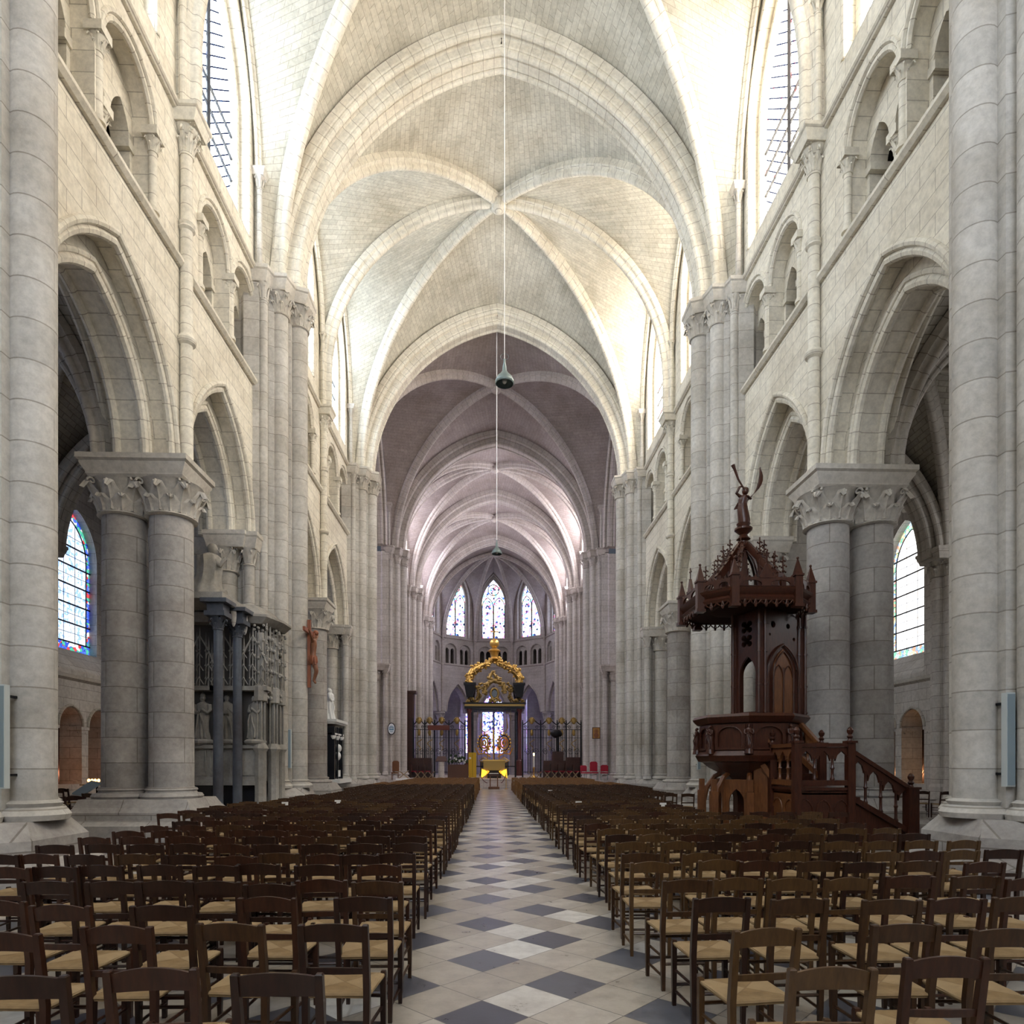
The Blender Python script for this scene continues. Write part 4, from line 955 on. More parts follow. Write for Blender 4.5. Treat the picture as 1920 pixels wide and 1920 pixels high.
# ---------------------------------------------------------------- figures
def skinned(verts, edges, radii, name, m, parent, sub=1):
    me = bpy.data.meshes.new(name); me.from_pydata([tuple(v) for v in verts], edges, [])
    o = bpy.data.objects.new(name, me); COL.objects.link(o)
    md = o.modifiers.new('skin', 'SKIN'); sv = me.skin_vertices[0].data
    for v, r in zip(sv, radii): v.radius = (r, r) if isinstance(r, (int, float)) else r
    sv[0].use_root = True
    ss = o.modifiers.new('sub', 'SUBSURF'); ss.levels = sub; ss.render_levels = sub
    dg = bpy.context.evaluated_depsgraph_get(); nm = bpy.data.meshes.new_from_object(o.evaluated_get(dg)); o.modifiers.clear(); o.data = nm; bpy.data.meshes.remove(me); nm.name = name
    nm.shade_smooth(); nm.materials.clear(); nm.materials.append(m)
    uv = nm.uv_layers.get('UVMap') or nm.uv_layers.new(name='UVMap')
    if parent: put(o, parent)
    return o
def robed(mb, x, y, z, h, face=-PI / 2, lean=0, fold=9, w=1.0, seed=0):
    """standing figure in long folded robes, arms drawn to the chest, head turned"""
    r = random.Random(seed); n = 40; T = lambda u, v, zz: (x + (cos(face) * u - sin(face) * v) * h, y + (sin(face) * u + cos(face) * v) * h, z + zz * h)
    prof = [(0, .150, .125), (.03, .155, .13), (.2, .135, .115), (.4, .125, .105), (.52, .135, .11), (.6, .125, .10), (.7, .14, .10), (.78, .150, .095), (.82, .135, .085), (.85, .07, .06), (.88, .042, .045)]
    rows = []
    for q, (t, a, b) in enumerate(prof):
        am = .16 * max(0, 1 - t / .8) + .03; tw = 1.4 * t + seed
        rows.append([T(b * w * cos(k * 2 * PI / n) * (1 + am * sin(fold * k * 2 * PI / n + tw * 3)) + lean * t * .12 + .02 * sin(t * 7 + seed), a * w * sin(k * 2 * PI / n) * (1 + am * sin(fold * k * 2 * PI / n + tw * 3)), t) for k in range(n)])
    mb.grid(rows, cu=True); mb.fillpoly(rows[0]); mb.fillpoly(rows[-1])
    # head: skull, hair mass, nose, chin
    hd = T(.015 + lean * .11, 0, .935); mb.sphere(hd, .062 * h, 14, 10, (.92, .92, 1.2)); mb.sphere(T(-.012 + lean * .11, 0, .955), .064 * h, 12, 8, (1, 1, 1))
    mb.sphere(T(.075 + lean * .11, 0, .93), .012 * h, 6, 5, (1, 1, 1.8)); mb.sphere(T(.055 + lean * .11, 0, .893), .028 * h, 8, 6, (1, 1, .9))
    for s in (-1, 1):   # sleeves and hands
        mb.tube([T(.0, s * .145 * w, .80), T(.02, s * .175 * w, .68), T(.07, s * .13, .60), T(.125, s * .04, .66 + .03 * s)], lambda t: h * (.05 - .022 * t), 10)
        mb.sphere(T(.135, s * .03, .67 + .03 * s), .022 * h, 8, 6, (1, 1, 1.5))
        mb.tube([T(.09, s * .02 - .05, .6), T(.15, s * .06, .42), T(.11, s * .10, .2), T(.13, s * .11, .03)], .022 * h, 6)
    return mb

# ---------------------------------------------------------------- pulpit
PX, PY = 5.32, 13.95
pul = empty('pulpit', (PX, PY, 0), 'tall carved oak pulpit with open crown canopy and stair', 'pulpit')
W1, W2 = M['oak'], M['oak2']
def octo(h, k, cx=PX, cy=PY, f=1.0):
    if cx == PX: h = h * .93
    return [(cx + a * h, cy + b * h) for a, b in ((-1, -k), (-k, -1), (k, -1), (1, -k), (1, k), (k, 1), (-k, 1), (-1, k))]
def ring(mb, prof, k, cx=PX, cy=PY):
    rows = [[(x, y, z) for x, y in octo(h, k, cx, cy)] for h, z in prof]; mb.grid(rows, cu=True); return mb
# tub
t = MB(); ring(t, [(1.02, 1.86), (1.04, 2.5), (1.0, 2.5), (.98, 1.86)], .42); t.build('tub_wall', W1, pul, 20)
t = MB(); ring(t, [(1.04, 2.46), (1.10, 2.48), (1.17, 2.55), (1.20, 2.60), (1.15, 2.66), (1.0, 2.66), (.96, 2.46), (1.04, 2.46)], .42); t.build('tub_rail', W1, pul, 20)
t = MB(); ring(t, [(1.0, 1.66), (1.08, 1.68), (1.12, 1.76), (1.14, 1.80), (1.06, 1.9), (.9, 1.9)], .42); t.fillpoly([(x, y, 1.88) for x, y in octo(1.0, .42)]); t.build('tub_floor', W1, pul, 20)
oc_ = octo(1.04, .42)
for i in range(8):
    (xa, ya), (xb, yb) = oc_[i], oc_[(i + 1) % 8]
    u = Vector((xb - xa, yb - ya, 0)); L = u.length; nn = Vector((u.y, -u.x, 0)).normalized(); Fp = Frame(((xa + xb) / 2, (ya + yb) / 2, 0), u, -nn)
    pn = MB(); w = L - .26; plate(pn, Fp, [(-w / 2 - .06, 1.92), (w / 2 + .06, 1.92), (w / 2 + .06, 2.44), (-w / 2 - .06, 2.44)], [arch(0, w, 2.2, 2.4, 1.97, 8)], -.035, 0)
    pn.tube([Fp.p(a, -.035, z) for a, z in arch(0, w, 2.2, 2.4, 1.97, 8)], .013, 5); pn.build('arched_panel', W1, pul, 20)
    st = MB(); robed(st, xa * 1.0 + (xa - PX) * .06, ya + (ya - PY) * .06, 1.93, .5, math.atan2(ya - PY, xa - PX), seed=i); st.cyl(xa + (xa - PX) * .06, ya + (ya - PY) * .06, 1.84, 1.94, .1, 8, .08)
    st.build('corner_figure', W1, pul, 50)
# corbel and legs
t = MB(); ring(t, [(1.0, 1.67), (.86, 1.55), (.62, 1.42), (.42, 1.2), (.34, .9), (.34, .2)], .42); t.build('corbel', W1, pul, 20)
for i in range(8):
    xa, ya = oc_[i]; dx, dy = (xa - PX), (ya - PY); b = MB()
    P = [(PX + dx * k, PY + dy * k, z) for k, z in ((.95, .2), (.93, .75), (.86, 1.1), (.7, 1.35), (.45, 1.5), (.3, 1.52))]
    b.tube(P, .055, 6); b.bar((PX + dx * .96, PY + dy * .96, 0), (PX + dx * .96, PY + dy * .96, 1.05), .15); b.bar((PX + dx * .96, PY + dy * .96, 1.05), (PX + dx * .96, PY + dy * .96, 1.3), .1)
    b.bar((PX + dx * .96, PY + dy * .96, 0), (PX + dx * .96, PY + dy * .96, .24), .2); b.build('support_leg', W2, pul, 20)
    if i in (0, 1, 2, 7):
        (xb, yb) = oc_[(i + 1) % 8]; p = MB(); A = Vector((PX + dx * .7, PY + dy * .7, 0)); B = Vector((PX + (xb - PX) * .7, PY + (yb - PY) * .7, 0)); u = B - A
        Fp = Frame((A + B) / 2, u, Vector((-u.y, u.x, 0))); w = u.length; plate(p, Fp, [(-w / 2, 0), (w / 2, 0), (w / 2, 1.3), (-w / 2, 1.3)], [arch(0, w * .6, .8, 1.1, .3, 6)], 0, .04); p.build('base_panel', W2, pul, 20)
# rear lantern posts and panels
def at2(px, d): p = at(px, d); return (p.x, p.y)
posts = [at2(1378, 14.25), at2(1426, 13.75), at2(1501, 14.3), at2(1455, 14.95)]
for i, (x, y) in enumerate(posts):
    b = MB(); b.bar((x, y, 2.5), (x, y, 4.95), .13); b.cyl(x - .07, y - .07, 2.6, 4.9, .035, 8); b.cyl(x + .07, y - .07, 2.6, 4.9, .035, 8)
    for z in (2.72, 3.3, 4.0, 4.6): b.cyl(x - .07, y - .07, z, z + .04, .05, 8); b.cyl(x + .07, y - .07, z, z + .04, .05, 8)
    b.build('canopy_post', W1, pul, 30)
def tracery_panel(p0, p1, solid):
    A, B = Vector((*p0, 0)), Vector((*p1, 0)); u = B - A; w = u.length; Fp = Frame((A + B) / 2, u, Vector((-u.y, u.x, 0))); m = MB()
    if solid:
        plate(m, Fp, [(-w / 2, 2.55), (w / 2, 2.55), (w / 2, 4.95), (-w / 2, 4.95)], [arch(-w * .36, w * .09, 3.6, 3.75, 2.7, 5), arch(w * .36, w * .06, 3.6, 3.7, 2.7, 5)] + [[(c + r * cos(a * PI / 6), z + r * sin(a * PI / 6)) for a in range(12)] for c, z, r in ((-w * .22, 4.62, .07), (w * .15, 4.62, .06), (-w * .3, 4.4, .03), (w * .3, 4.35, .04))], -.03, .03)
        m.build('back_panel', W1, pul, 20); k = MB(); plate(k, Fp, arch(0, w * .5, 3.55, 4.1, 2.6, 8), [], -.06, -.03); k.build('inner_panel', W2, pul, 20)
        k = MB(); k.tube([Fp.p(a, -.07, z) for a, z in arch(0, w * .78, 3.5, 4.2, 2.6, 10)], .025, 6); k.tube([Fp.p(a, -.07, z) for a, z in arch(0, w * .5, 3.5, 4.05, 2.6, 10)], .02, 6); k.tube([Fp.p(0, -.07, 2.6), Fp.p(0, -.07, 3.7)], .02, 6)
        for q in (-1, 1): k.tube([Fp.p(a + q * w * .12, -.07, z) for a, z in arch(0, w * .22, 3.5, 3.75, None, 6)], .014, 5)
        k.build('blind_tracery', W1, pul, 30)
    else:
        qf = lambda c, z, r: [(c + (r * .42 + r * .62 * abs(cos(2 * a * PI / 16)) ** .6) * cos(a * PI / 16 + PI / 4), z + (r * .42 + r * .62 * abs(cos(2 * a * PI / 16)) ** .6) * sin(a * PI / 16 + PI / 4)) for a in range(32)]
        plate(m, Fp, [(-w / 2, 2.55), (w / 2, 2.55), (w / 2, 4.95), (-w / 2, 4.95)], [qf(0, 4.58, .15), qf(0, 4.28, .15), arch(.02, w * .62, 3.55, 3.95, 2.75, 8)], -.03, .03); m.build('tracery_panel', W1, pul, 20)
tracery_panel(posts[0], posts[1], False); tracery_panel(posts[1], posts[2], True); tracery_panel(posts[2], posts[3], False); tracery_panel(posts[3], posts[0], False)
# canopy
CX, CY = 5.2, 14.0; KC = .55; H = 1.17
c = MB(); ring(c, [(H, 4.92), (H + .03, 4.98), (H - .02, 5.04), (H + .05, 5.12), (H + .07, 5.17), (H, 5.2), (H - .12, 5.2)], KC, CX, CY); c.build('canopy_cornice', W1, pul, 20)
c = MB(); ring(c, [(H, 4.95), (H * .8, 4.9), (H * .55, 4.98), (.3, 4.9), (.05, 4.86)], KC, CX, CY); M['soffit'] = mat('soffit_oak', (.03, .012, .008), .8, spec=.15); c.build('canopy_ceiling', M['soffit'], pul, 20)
oo = octo(H, KC, CX, CY)
for i in range(8):
    (xa, ya), (xb, yb) = oo[i], oo[(i + 1) % 8]; u = Vector((xb - xa, yb - ya, 0)); L = u.length; nn = Vector((u.y, -u.x, 0)).normalized(); Fp = Frame(((xa + xb) / 2, (ya + yb) / 2, 0), u, -nn)
    n = max(3, int(L / .21)); g = MB()
    for q in range(n):      # hanging cusped fringe
        uc = (q + .5) / n * L - L / 2; w = L / n
        g.tube([Fp.p(uc - w / 2, 0, 4.94), Fp.p(uc - w * .38, 0, 4.84), Fp.p(uc - w * .12, 0, 4.88), Fp.p(uc, 0, 4.92), Fp.p(uc + w * .12, 0, 4.88), Fp.p(uc + w * .38, 0, 4.84), Fp.p(uc + w / 2, 0, 4.94)], .018, 5); g.sphere(Fp.p(uc - w / 2, 0, 4.82), .03, 6, 5, (1, 1, 1.4))
    g.build('hanging_fringe', W1, pul, 30)
    g = MB(); m_ = L - .12; holes = []
    for q in range(2): holes.append(arch(-m_ / 4 + q * m_ / 2, m_ * .34, 5.24, 5.32, 5.21, 5))
    top = [(-m_ / 2, 5.36)]; 
    for q in range(8): uu = -m_ / 2 + m_ * (q + .5) / 8; top += [(uu - .02, 5.38), (uu, 5.44 if q % 4 == 1 else 5.41), (uu + .02, 5.38)]
    plate(g, Fp, [(-m_ / 2, 5.2), (m_ / 2, 5.2), (m_ / 2, 5.36)] + [(-a, z) for a, z in top[1:]], holes, -.02, .02); g.build('crest_rail', W1, pul, 20)
    if L > .9:
        g = MB(); plate(g, Fp, [(-.16, 5.36), (.16, 5.36), (0, 5.66)], [], -.03, .03); g.tube([Fp.p(0, 0, 5.62), Fp.p(0, 0, 5.9)], .014, 5); g.bar(Fp.p(-.05, 0, 5.82), Fp.p(.05, 0, 5.82), .03); g.build('gable', W1, pul, 20)
    p = MB(); p.bar((xa, ya, 4.82), (xa, ya, 5.42), .15); p.bar((xa, ya, 5.40), (xa, ya, 5.44), .19); p.bar((xa, ya, 4.78), (xa, ya, 4.84), .19)
    p.hexa([(xa + a * .075, ya + b * .075, 5.44) for a, b in ((-1, -1), (1, -1), (1, 1), (-1, 1))] + [(xa + a * .012, ya + b * .012, 5.74) for a, b in ((-1, -1), (1, -1), (1, 1), (-1, 1))]); p.sphere((xa, ya, 5.77), .03, 6, 5); p.build('pinnacle', W1, pul, 20)
def finial(mb, x, y, z, s=1.0):
    mb.tube([(x, y, z), (x, y, z + .42 * s)], .014 * s, 5)
    for k, r in ((.10, .055), (.22, .07), (.33, .045)):
        for a in range(4): mb.sphere((x + r * s * cos(a * PI / 2), y + r * s * sin(a * PI / 2), z + k * s), .021 * s, 6, 5)
    mb.sphere((x, y, z + .12 * s), .03 * s, 6, 5); mb.sphere((x, y, z + .43 * s), .018 * s, 6, 5)
for i in range(8):
    xa, ya = oo[i]; dx, dy = (xa - CX), (ya - CY); P = lambda k, z: Vector((CX + dx * k, CY + dy * k, z)); b = MB()
    b.bar(P(.60, 5.2), P(.60, 5.62), .1, .1); b.bar(P(.62, 5.56), P(.30, 6.02), .07, .13); b.bar(P(.34, 5.98), P(.06, 6.42), .07, .13)
    b.tube([P(.58, 5.3), P(.5, 5.62), P(.36, 5.82), P(.3, 5.86)], .035, 6); b.tube([P(.32, 5.25), P(.31, 5.7), P(.22, 6.02), P(.08, 6.26)], .035, 6); b.bar(P(.32, 5.2), P(.32, 6.0), .08, .08)
    b.build('crown_rib', W1, pul, 20); f = MB()
    finial(f, *P(.60, 5.62), 1.0); finial(f, *P(.46, 5.80), .8); finial(f, *P(.32, 6.02), 1.0); f.build('finial', W1, pul, 40)
b = MB(); b.bar((CX, CY, 5.1), (CX, CY, 6.5), .13); b.lathe(CX, CY, [(.08, 6.3), (.13, 6.34), (.08, 6.4), (.075, 6.5), (.15, 6.54), (.1, 6.6), (.08, 6.64), (.19, 6.74), (.19, 6.78), (.12, 6.8), (.15, 6.88), (0, 6.9)], 12); b.build('crown_post', W1, pul, 30)
# trumpeting angel on top
sx, sy, sz = 0, 0, 0
AM = Matrix.Translation((CX, CY, 6.88)) @ Matrix.Diagonal((.86, .86, .77, 1))
a = MB(); n = 28; rows = []
for t_, r_, ox in ((0, .12, .02), (.1, .13, .02), (.25, .125, 0), (.4, .115, -.02), (.5, .10, -.02), (.56, .095, -.02), (.66, .115, 0), (.74, .11, .02), (.78, .05, .03), (.8, .035, .03)):
    rows.append([(sx + ox + r_ * 1.1 * cos(k * 2 * PI / n) * (1 + .10 * sin(8 * k * 2 * PI / n)), sy + r_ * sin(k * 2 * PI / n), sz + t_ * 1.05) for k in range(n)])
a.grid(rows, cu=True); a.fillpoly(rows[0]); a.sphere((sx + .05, sy, sz + .93), .085, 12, 9, (1, 1, 1.15)); a.sphere((sx + .055, sy + .02, sz + .97), .09, 10, 8)
a.tube([(sx - .08, sy, sz + .78), (sx - .19, sy - .03, sz + .86), (sx - .12, sy - .06, sz + 1.02), (sx - .06, sy - .05, sz + 1.05)], lambda t: .045 - .02 * t, 8)
a.tube([(sx + .1, sy, sz + .78), (sx + .16, sy - .06, sz + .7), (sx + .05, sy - .12, sz + .75)], lambda t: .045 - .02 * t, 8)
ang = MB().merge(a, AM).build('angel_figure', W1, pul, 50)
MB().merge(MB().tube([(sx - .01, sy - .06, sz + .97), (sx - .16, sy - .08, sz + 1.22), (sx - .27, sy - .1, sz + 1.52), (sx - .31, sy - .1, sz + 1.62)], lambda t: .022 + .03 * t ** 2, 10), AM).build('trumpet', W1, ang, 40)
for s, nm in ((1, 'wing'), (-.3, 'wing')):
    w = MB(); rows = []
    for k in range(9):
        t_ = k / 8; bx = sx + s * (.06 + .42 * sin(t_ * 1.9)); bz = sz + .72 + (.95 * t_ ** 1.3 if s > 0 else .1 - .35 * t_); wd = .17 * sin(PI * min(1, .12 + t_ * .88)) + .01
        rows.append([(bx - wd * .5, sy + .09, bz - wd), (bx + .02, sy + .12, bz), (bx + wd * .6, sy + .09, bz + wd * .4), (bx + .02, sy + .08, bz)])
    w.grid(rows, cu=True); MB().merge(w, AM).build(nm, W1, ang, 40)
# stair
def railing(p0, p1, zb0, zb1, zt0, zt1, n, name='balustrade', m=None):
    A, B = Vector((*p0, 0)), Vector((*p1, 0)); u = B - A; L = u.length; Fp = Frame(A, u, Vector((-u.y, u.x, 0))); r = empty(name, (p0[0], p0[1], zb0), parent=pul)
    m = m or W1; zb = lambda t: zb0 + (zb1 - zb0) * t; zt = lambda t: zt0 + (zt1 - zt0) * t
    MB().bar(Fp.p(0, 0, zt0), Fp.p(L, 0, zt1), .12, .07).build('hand_rail', m, r, 20); MB().bar(Fp.p(0, 0, zb0), Fp.p(L, 0, zb1), .10, .10).build('bottom_rail', m, r, 20)
    pl = MB(); o = [(0, zt0 - .04), (0, zt0 - .2)]
    for q in range(n):
        w = L / n; t0 = (q + .5) / n; hw = w * .36; zc = zt(t0) - .24
        o += [(w * q + w / 2 - hw, zt((q + .14) / n) - .26), (w * q + w / 2 - hw, zc - .06), (w * q + w / 2 - hw * .7, zc + .05), (w * q + w / 2, zc + .13), (w * q + w / 2 + hw * .7, zc + .05), (w * q + w / 2 + hw, zc - .06), (w * q + w / 2 + hw, zt((q + .86) / n) - .26)]
    o += [(L, zt1 - .2), (L, zt1 - .04)]; plate(pl, Fp, o, [], -.025, .025); pl.build('arcaded_head', m, r, 20)
    for q in range(n + 1):
        t_ = q / n; x_ = min(max(t_ * L, .03), L - .03); p = Fp.p(x_, 0, 0); b = MB(); z0, z1 = zb(t_) + .04, zt(t_) - .2
        b.lathe(p.x, p.y, [(.035, z0), (.045, z0 + .03), (.028, z0 + .07), (.026, (z0 + z1) / 2 - .03), (.042, (z0 + z1) / 2), (.026, (z0 + z1) / 2 + .03), (.024, z1 - .06), (.05, z1 - .01), (.05, z1)], 8); b.build('baluster', m, r, 40)
def newel(x, y, z0, z1, s=.14):
    b = MB(); b.bar((x, y, z0), (x, y, z1), s); b.bar((x, y, z1), (x, y, z1 + .04), s + .05)
    b.lathe(x, y, [(.05, z1 + .04), (.035, z1 + .08), (.06, z1 + .12), (.03, z1 + .16), (.055, z1 + .2), (.06, z1 + .24), (.03, z1 + .29), (.0, z1 + .31)], 12); b.build('newel_post', W1, pul, 30)
LX0, LX1, LY0, LY1, LZ = 5.40, 6.42, 11.95, 13.0, 1.15
newel(LX0, LY0, 0, 2.02); newel(LX1, LY0, 0, 2.02); newel(LX0, LY1, 0, 2.02); newel(LX1, LY1, 0, 2.02); newel(7.62, LY0 + .05, 0, 1.15, .2)
b = MB(); b.box(LX0, LX1, LY0, LY1, LZ - .1, LZ); b.box(LX0 - .05, LX1 + .05, LY0 - .05, LY1 + .05, LZ - .02, LZ + .03); b.build('landing', W1, pul, 20)
railing((LX0, LY0), (LX1, LY0), 1.27, 1.27, 1.98, 1.98, 3); railing((LX0, LY1), (LX0, LY0), 1.27, 1.27, 1.98, 1.98, 3, m=W2)
railing((LX1, LY0), (7.62, LY0 + .05), 1.0, .32, 1.88, 1.14, 4)
railing((LX0, LY1), (5.12, 13.25), 1.35, 1.9, 1.98, 2.62, 2, m=W2); railing((LX1, LY1), (6.1, 13.5), 1.35, 1.9, 1.98, 2.62, 2, m=W2)
for (x0, y0, x1, y1, nm, mm) in ((LX0, LY0, LX1, LY0, 3, W1), (LX0, LY1, LX0, LY0, 2, W2)):
    A, B = Vector((x0, y0, 0)), Vector((x1, y1, 0)); u = B - A; L = u.length; Fp = Frame(A, u, Vector((-u.y, u.x, 0))); b = MB(); plate(b, Fp, [(0, 0), (L, 0), (L, 1.08), (0, 1.08)], [], 0, .04)
    b.build('stair_panel', mm, pul, 20); b = MB()
    for q in range(nm):
        w = L / nm; b.tube([Fp.p(a, -.01, z) for a, z in arch(w * (q + .5), w * .8, .75, .95, .12, 5)], .016, 5)
    b.build('panel_moulding', mm, pul, 30)
b = MB(); Fp = Frame((LX1, LY0 + .02, 0), (1, .04, 0), (0, 1, 0)); plate(b, Fp, [(0, 0), (1.2, 0), (1.2, .3), (0, 1.0)], [], 0, .05); b.build('stair_string', W1, pul, 20)
for q in range(6):
    b = MB(); b.box(LX1 + q * .2, LX1 + q * .2 + .23, LY0 + .06, LY0 + .95, .0, 1.0 - q * .17); b.build('step', W1, pul, 20)
for q in range(4):
    b = MB(); b.box(LX0 + .05, LX1 - .1, LY1 + q * .16, LY1 + q * .16 + .2, LZ - .05, LZ + .14 * (q + 1)); b.build('step', W1, pul, 20)
b = MB(); Fp = Frame((LX0, LY1, 0), (-.28, .25, 0), (0, 1, 0)); plate(b, Fp, [(0, 0), (.37, 0), (.37, 1.95), (0, 1.25)], [], 0, .04); b.build('stair_string', W2, pul, 20)
# ---------------------------------------------------------------- monument on the left
mon = empty('funerary_monument', (-7.9, 18.6, 0), 'lace-carved grey stone altarpiece monument built around the second left pier', 'monument')
CV = M['carved']; M['mcarved'] = stone('monument_stone', (.40, .385, .36), (.33, .32, .30), (.33, .32, .30), bw=9, bh=9, ms=0, sa=.8, bump=.4); CV = M['mcarved']
XF0, XF1, YF, YB = -9.4, -6.62, 17.75, 19.3
b = MB(); b.box(XF0, XF1, YF + .35, YB, 1.15, 5.6); M['mdark'] = mat('shaded_niche_stone', (.10, .092, .085), .9); b.build('retable_body', M['mdark'], mon, 20)  # niche shade behind the statues is put into this dark colour
b = MB(); b.box(XF0, XF1, YF + .1, YF + .35, 1.15, 2.05)
for q in range(4):
    x0 = XF0 + .1 + q * .68; b.box(x0, x0 + .58, YF + .07, YF + .1, 1.32, 1.36); b.box(x0, x0 + .03, YF + .06, YF + .1, 1.36, 2.0); b.box(x0 + .55, x0 + .58, YF + .06, YF + .1, 1.36, 2.0)
b.build('panelled_dado', CV, mon, 20)
b = MB(); b.box(XF0, XF1 - .15, YF + .3, YB, 0, 1.15); b.build('dark_recess', M['blackstone'], mon, 0)
b = MB(); b.box(XF0, XF1, YF, YF + .4, 1.05, 1.17); b.box(XF0, XF1, YF + .0, YF + .4, 2.05, 2.14); b.build('shelf_moulding', CV, mon, 0)
for q, px in enumerate((383, 427, 480)):
    p = at(px, 17.75); x = p.x
    st = empty('saint_statue', (x, YF + .15, 2.14), ['weathered stone saint with a mitre in the left niche of the carved monument', 'stone saint holding an open book between the two dark columns', 'stone saint in a long cloak, right-hand niche of the carved monument'][q], 'statue', 'niche statues on the monument')
    s_ = MB(); robed(s_, x, YF + .18, 2.3, 1.18, -PI / 2 + (.0, .4, -.5)[q], lean=(.0, .3, .2)[q], seed=q * 3, w=1.0)
    if q == 0: s_.lathe(x, YF + .18, [(.06, 3.42), (.075, 3.5), (.0, 3.62)], 8)
    if q == 1: s_.box(x - .16, x + .16, YF - .12, YF - .06, 2.98, 3.08)
    s_.build('figure', CV, st, 50); b = MB(); b.lathe(x, YF + .18, [(.16, 2.1), (.30, 2.2), (.31, 2.25), (.24, 2.3)], 8); b.build('pedestal', CV, st, 20)
    # niche canopy: lace of tall pinnacles and ogee arches
    cn = MB(); W_ = .36
    for k in range(7):
        xx = x + (k - 3) * W_ / 3; top = 5.35 - abs(k - 3) * .12
        cn.bar((xx, YF + .1 - .12 * (k % 2), 3.66 + .07 * (k % 2)), (xx, YF + .1 - .1 * (k % 2), top - .4), .026); cn.lathe(xx, YF + .1 - .1 * (k % 2), [(.022, top - .4), (.03, top - .38), (0, top)], 5)
        for z in (3.95, 4.3, 4.7): cn.sphere((xx, YF + .07 - .1 * (k % 2), z), .03, 6, 4)
    for k in range(3):
        for z, r in ((3.78, .10), (4.15, .09), (4.5, .07)):
            xc = x + (k - 1) * .24; cn.tube([(xc - r, YF, z), (xc - r * .6, YF - .05, z + r * .9), (xc, YF - .06, z + r * 1.9), (xc + r * .6, YF - .05, z + r * .9), (xc + r, YF, z)], .016, 5)
    cn.box(x - .38, x + .38, YF - .02, YF + .36, 3.62, 3.74); cn.tube([(x - .36, YF + .02, 4.35), (x - .2, YF, 4.75), (x, YF - .02, 5.1), (x + .2, YF, 4.75), (x + .36, YF + .02, 4.35)], .025, 6); cn.build('niche_canopy', CV, mon, 30)
# corner turrets on the nave side
for q, (x, y) in enumerate(((XF1 + .02, YF + .12), (XF1 + .12, YF + .85), (XF1 + .1, YF + 1.45))):
    t_ = MB(); t_.lathe(x, y, [(.2, 0), (.2, .35), (.16, .45), (.16, 1.95), (.22, 2.05), (.2, 2.1), (.13, 2.2)], 8)
    for k in range(6):
        a = k * PI / 3; t_.cyl(x + .11 * cos(a), y + .11 * sin(a), 2.15, 3.35, .022, 6)
    t_.lathe(x, y, [(.06, 2.15), (.06, 3.3), (.18, 3.35), (.18, 3.75), (.1, 3.8), (.1, 5.2)], 8)
    for k in range(8):
        a = k * PI / 4; t_.bar((x + .14 * cos(a), y + .14 * sin(a), 3.75), (x + .13 * cos(a), y + .13 * sin(a), 5.25 - .2 * (k % 2)), .025)
        for z in (4.1, 4.5, 4.9, 5.3): t_.sphere((x + .17 * cos(a), y + .17 * sin(a), z + .08 * (k % 2)), .04, 6, 4)
    t_.build('lace_turret', CV, mon, 30)
for k in range(5):
    s_ = MB(); y = YF + .25 + k * .28; x = XF1 + .14
    s_.bar((x, y, 3.3), (x, y, 5.5), .035); s_.tube([(x, y - .12, 3.6), (x + .05, y - .05, 3.8), (x + .06, y, 4.0), (x + .05, y + .05, 3.8), (x, y + .12, 3.6)], .018, 5)
    for z in (3.45, 3.6, 4.2, 4.5, 4.8, 5.1): s_.sphere((x + .03, y + .06 * (1 if int(z * 10) % 2 else -1), z), .06, 6, 5)
    s_.build('lace_tracery', CV, mon, 30)
b = MB(); poly = [(XF0, YF - .05), (-7.3, YF - .1), (-6.55, YF + .1), (-6.4, YF + .9), (-6.4, YB), (XF0, YB)]
big_ = [(XF0, YF - .2), (-7.25, YF - .25), (-6.4, YF + .0), (-6.2, YF + .85), (-6.2, YB), (XF0, YB)]
b.prism(poly, 5.45, 5.62, big_); b.prism(big_, 5.62, 5.68); b.prism(big_, 5.68, 5.74, poly); b.build('cornice', CV, mon, 0)
b = MB(); mid_ = [(XF0, YF + .2), (-7.4, YF + .15), (-6.85, YF + .35), (-6.7, YF + 1), (-6.7, YB), (XF0, YB)]; b.prism(poly, 5.74, 6.02, mid_); b.build('coping', CV, mon, 0)
# two dark columns with a kneeling figure above
M['bluestone'] = stone('veined_blue_marble', (.115, .13, .155), (.09, .10, .125), (.09, .10, .125), bw=9, bh=9, ms=0, stain=(.5, .35, .3), sa=1, bump=0, rough=.3)
for q, (x, y) in enumerate(((-7.15, 16.45), (-7.04, 17.4))):
    e = empty('marble_column', (x, y, 0), ['tall dark veined marble column, the nearer of two beside the twin columns', 'tall dark veined marble column standing close before the carved monument'][q], 'column', 'dark marble columns of the monument')
    MB().lathe(x, y, [(.122, .42), (.12, 2), (.108, 5.0)], 24).build('column_shaft', M['bluestone'], e, 50)
    MB().lathe(x, y, [(.24, 0), (.24, .25), (.2, .27), (.21, .33), (.17, .36), (.15, .42)], 24).build('column_base', CV, e, 40)
    b = MB(); capital(b, x, y, 5.0, 5.3, .108, .2, 6, True); b.box(x - .25, x + .25, y - .25, y + .25, 5.3, 5.42); b.box(x - .2, x + .2, y - .2, y + .2, 5.42, 5.62); b.box(x - .32, x + .32, y - .32, y + .32, 5.62, 5.72); b.build('capital', M['bluestone'], e, 40)
p = at(385, 16.6)
kn = empty('kneeling_statue', (p.x, 16.8, 5.72), 'large draped kneeling stone statue on a slab above the dark columns', 'statue')
b = MB(); b.box(-8.5, -6.95, 16.2, 17.7, 5.72, 5.88); b.build('slab', CV, kn, 0)
b = MB(); n = 32; rows = []
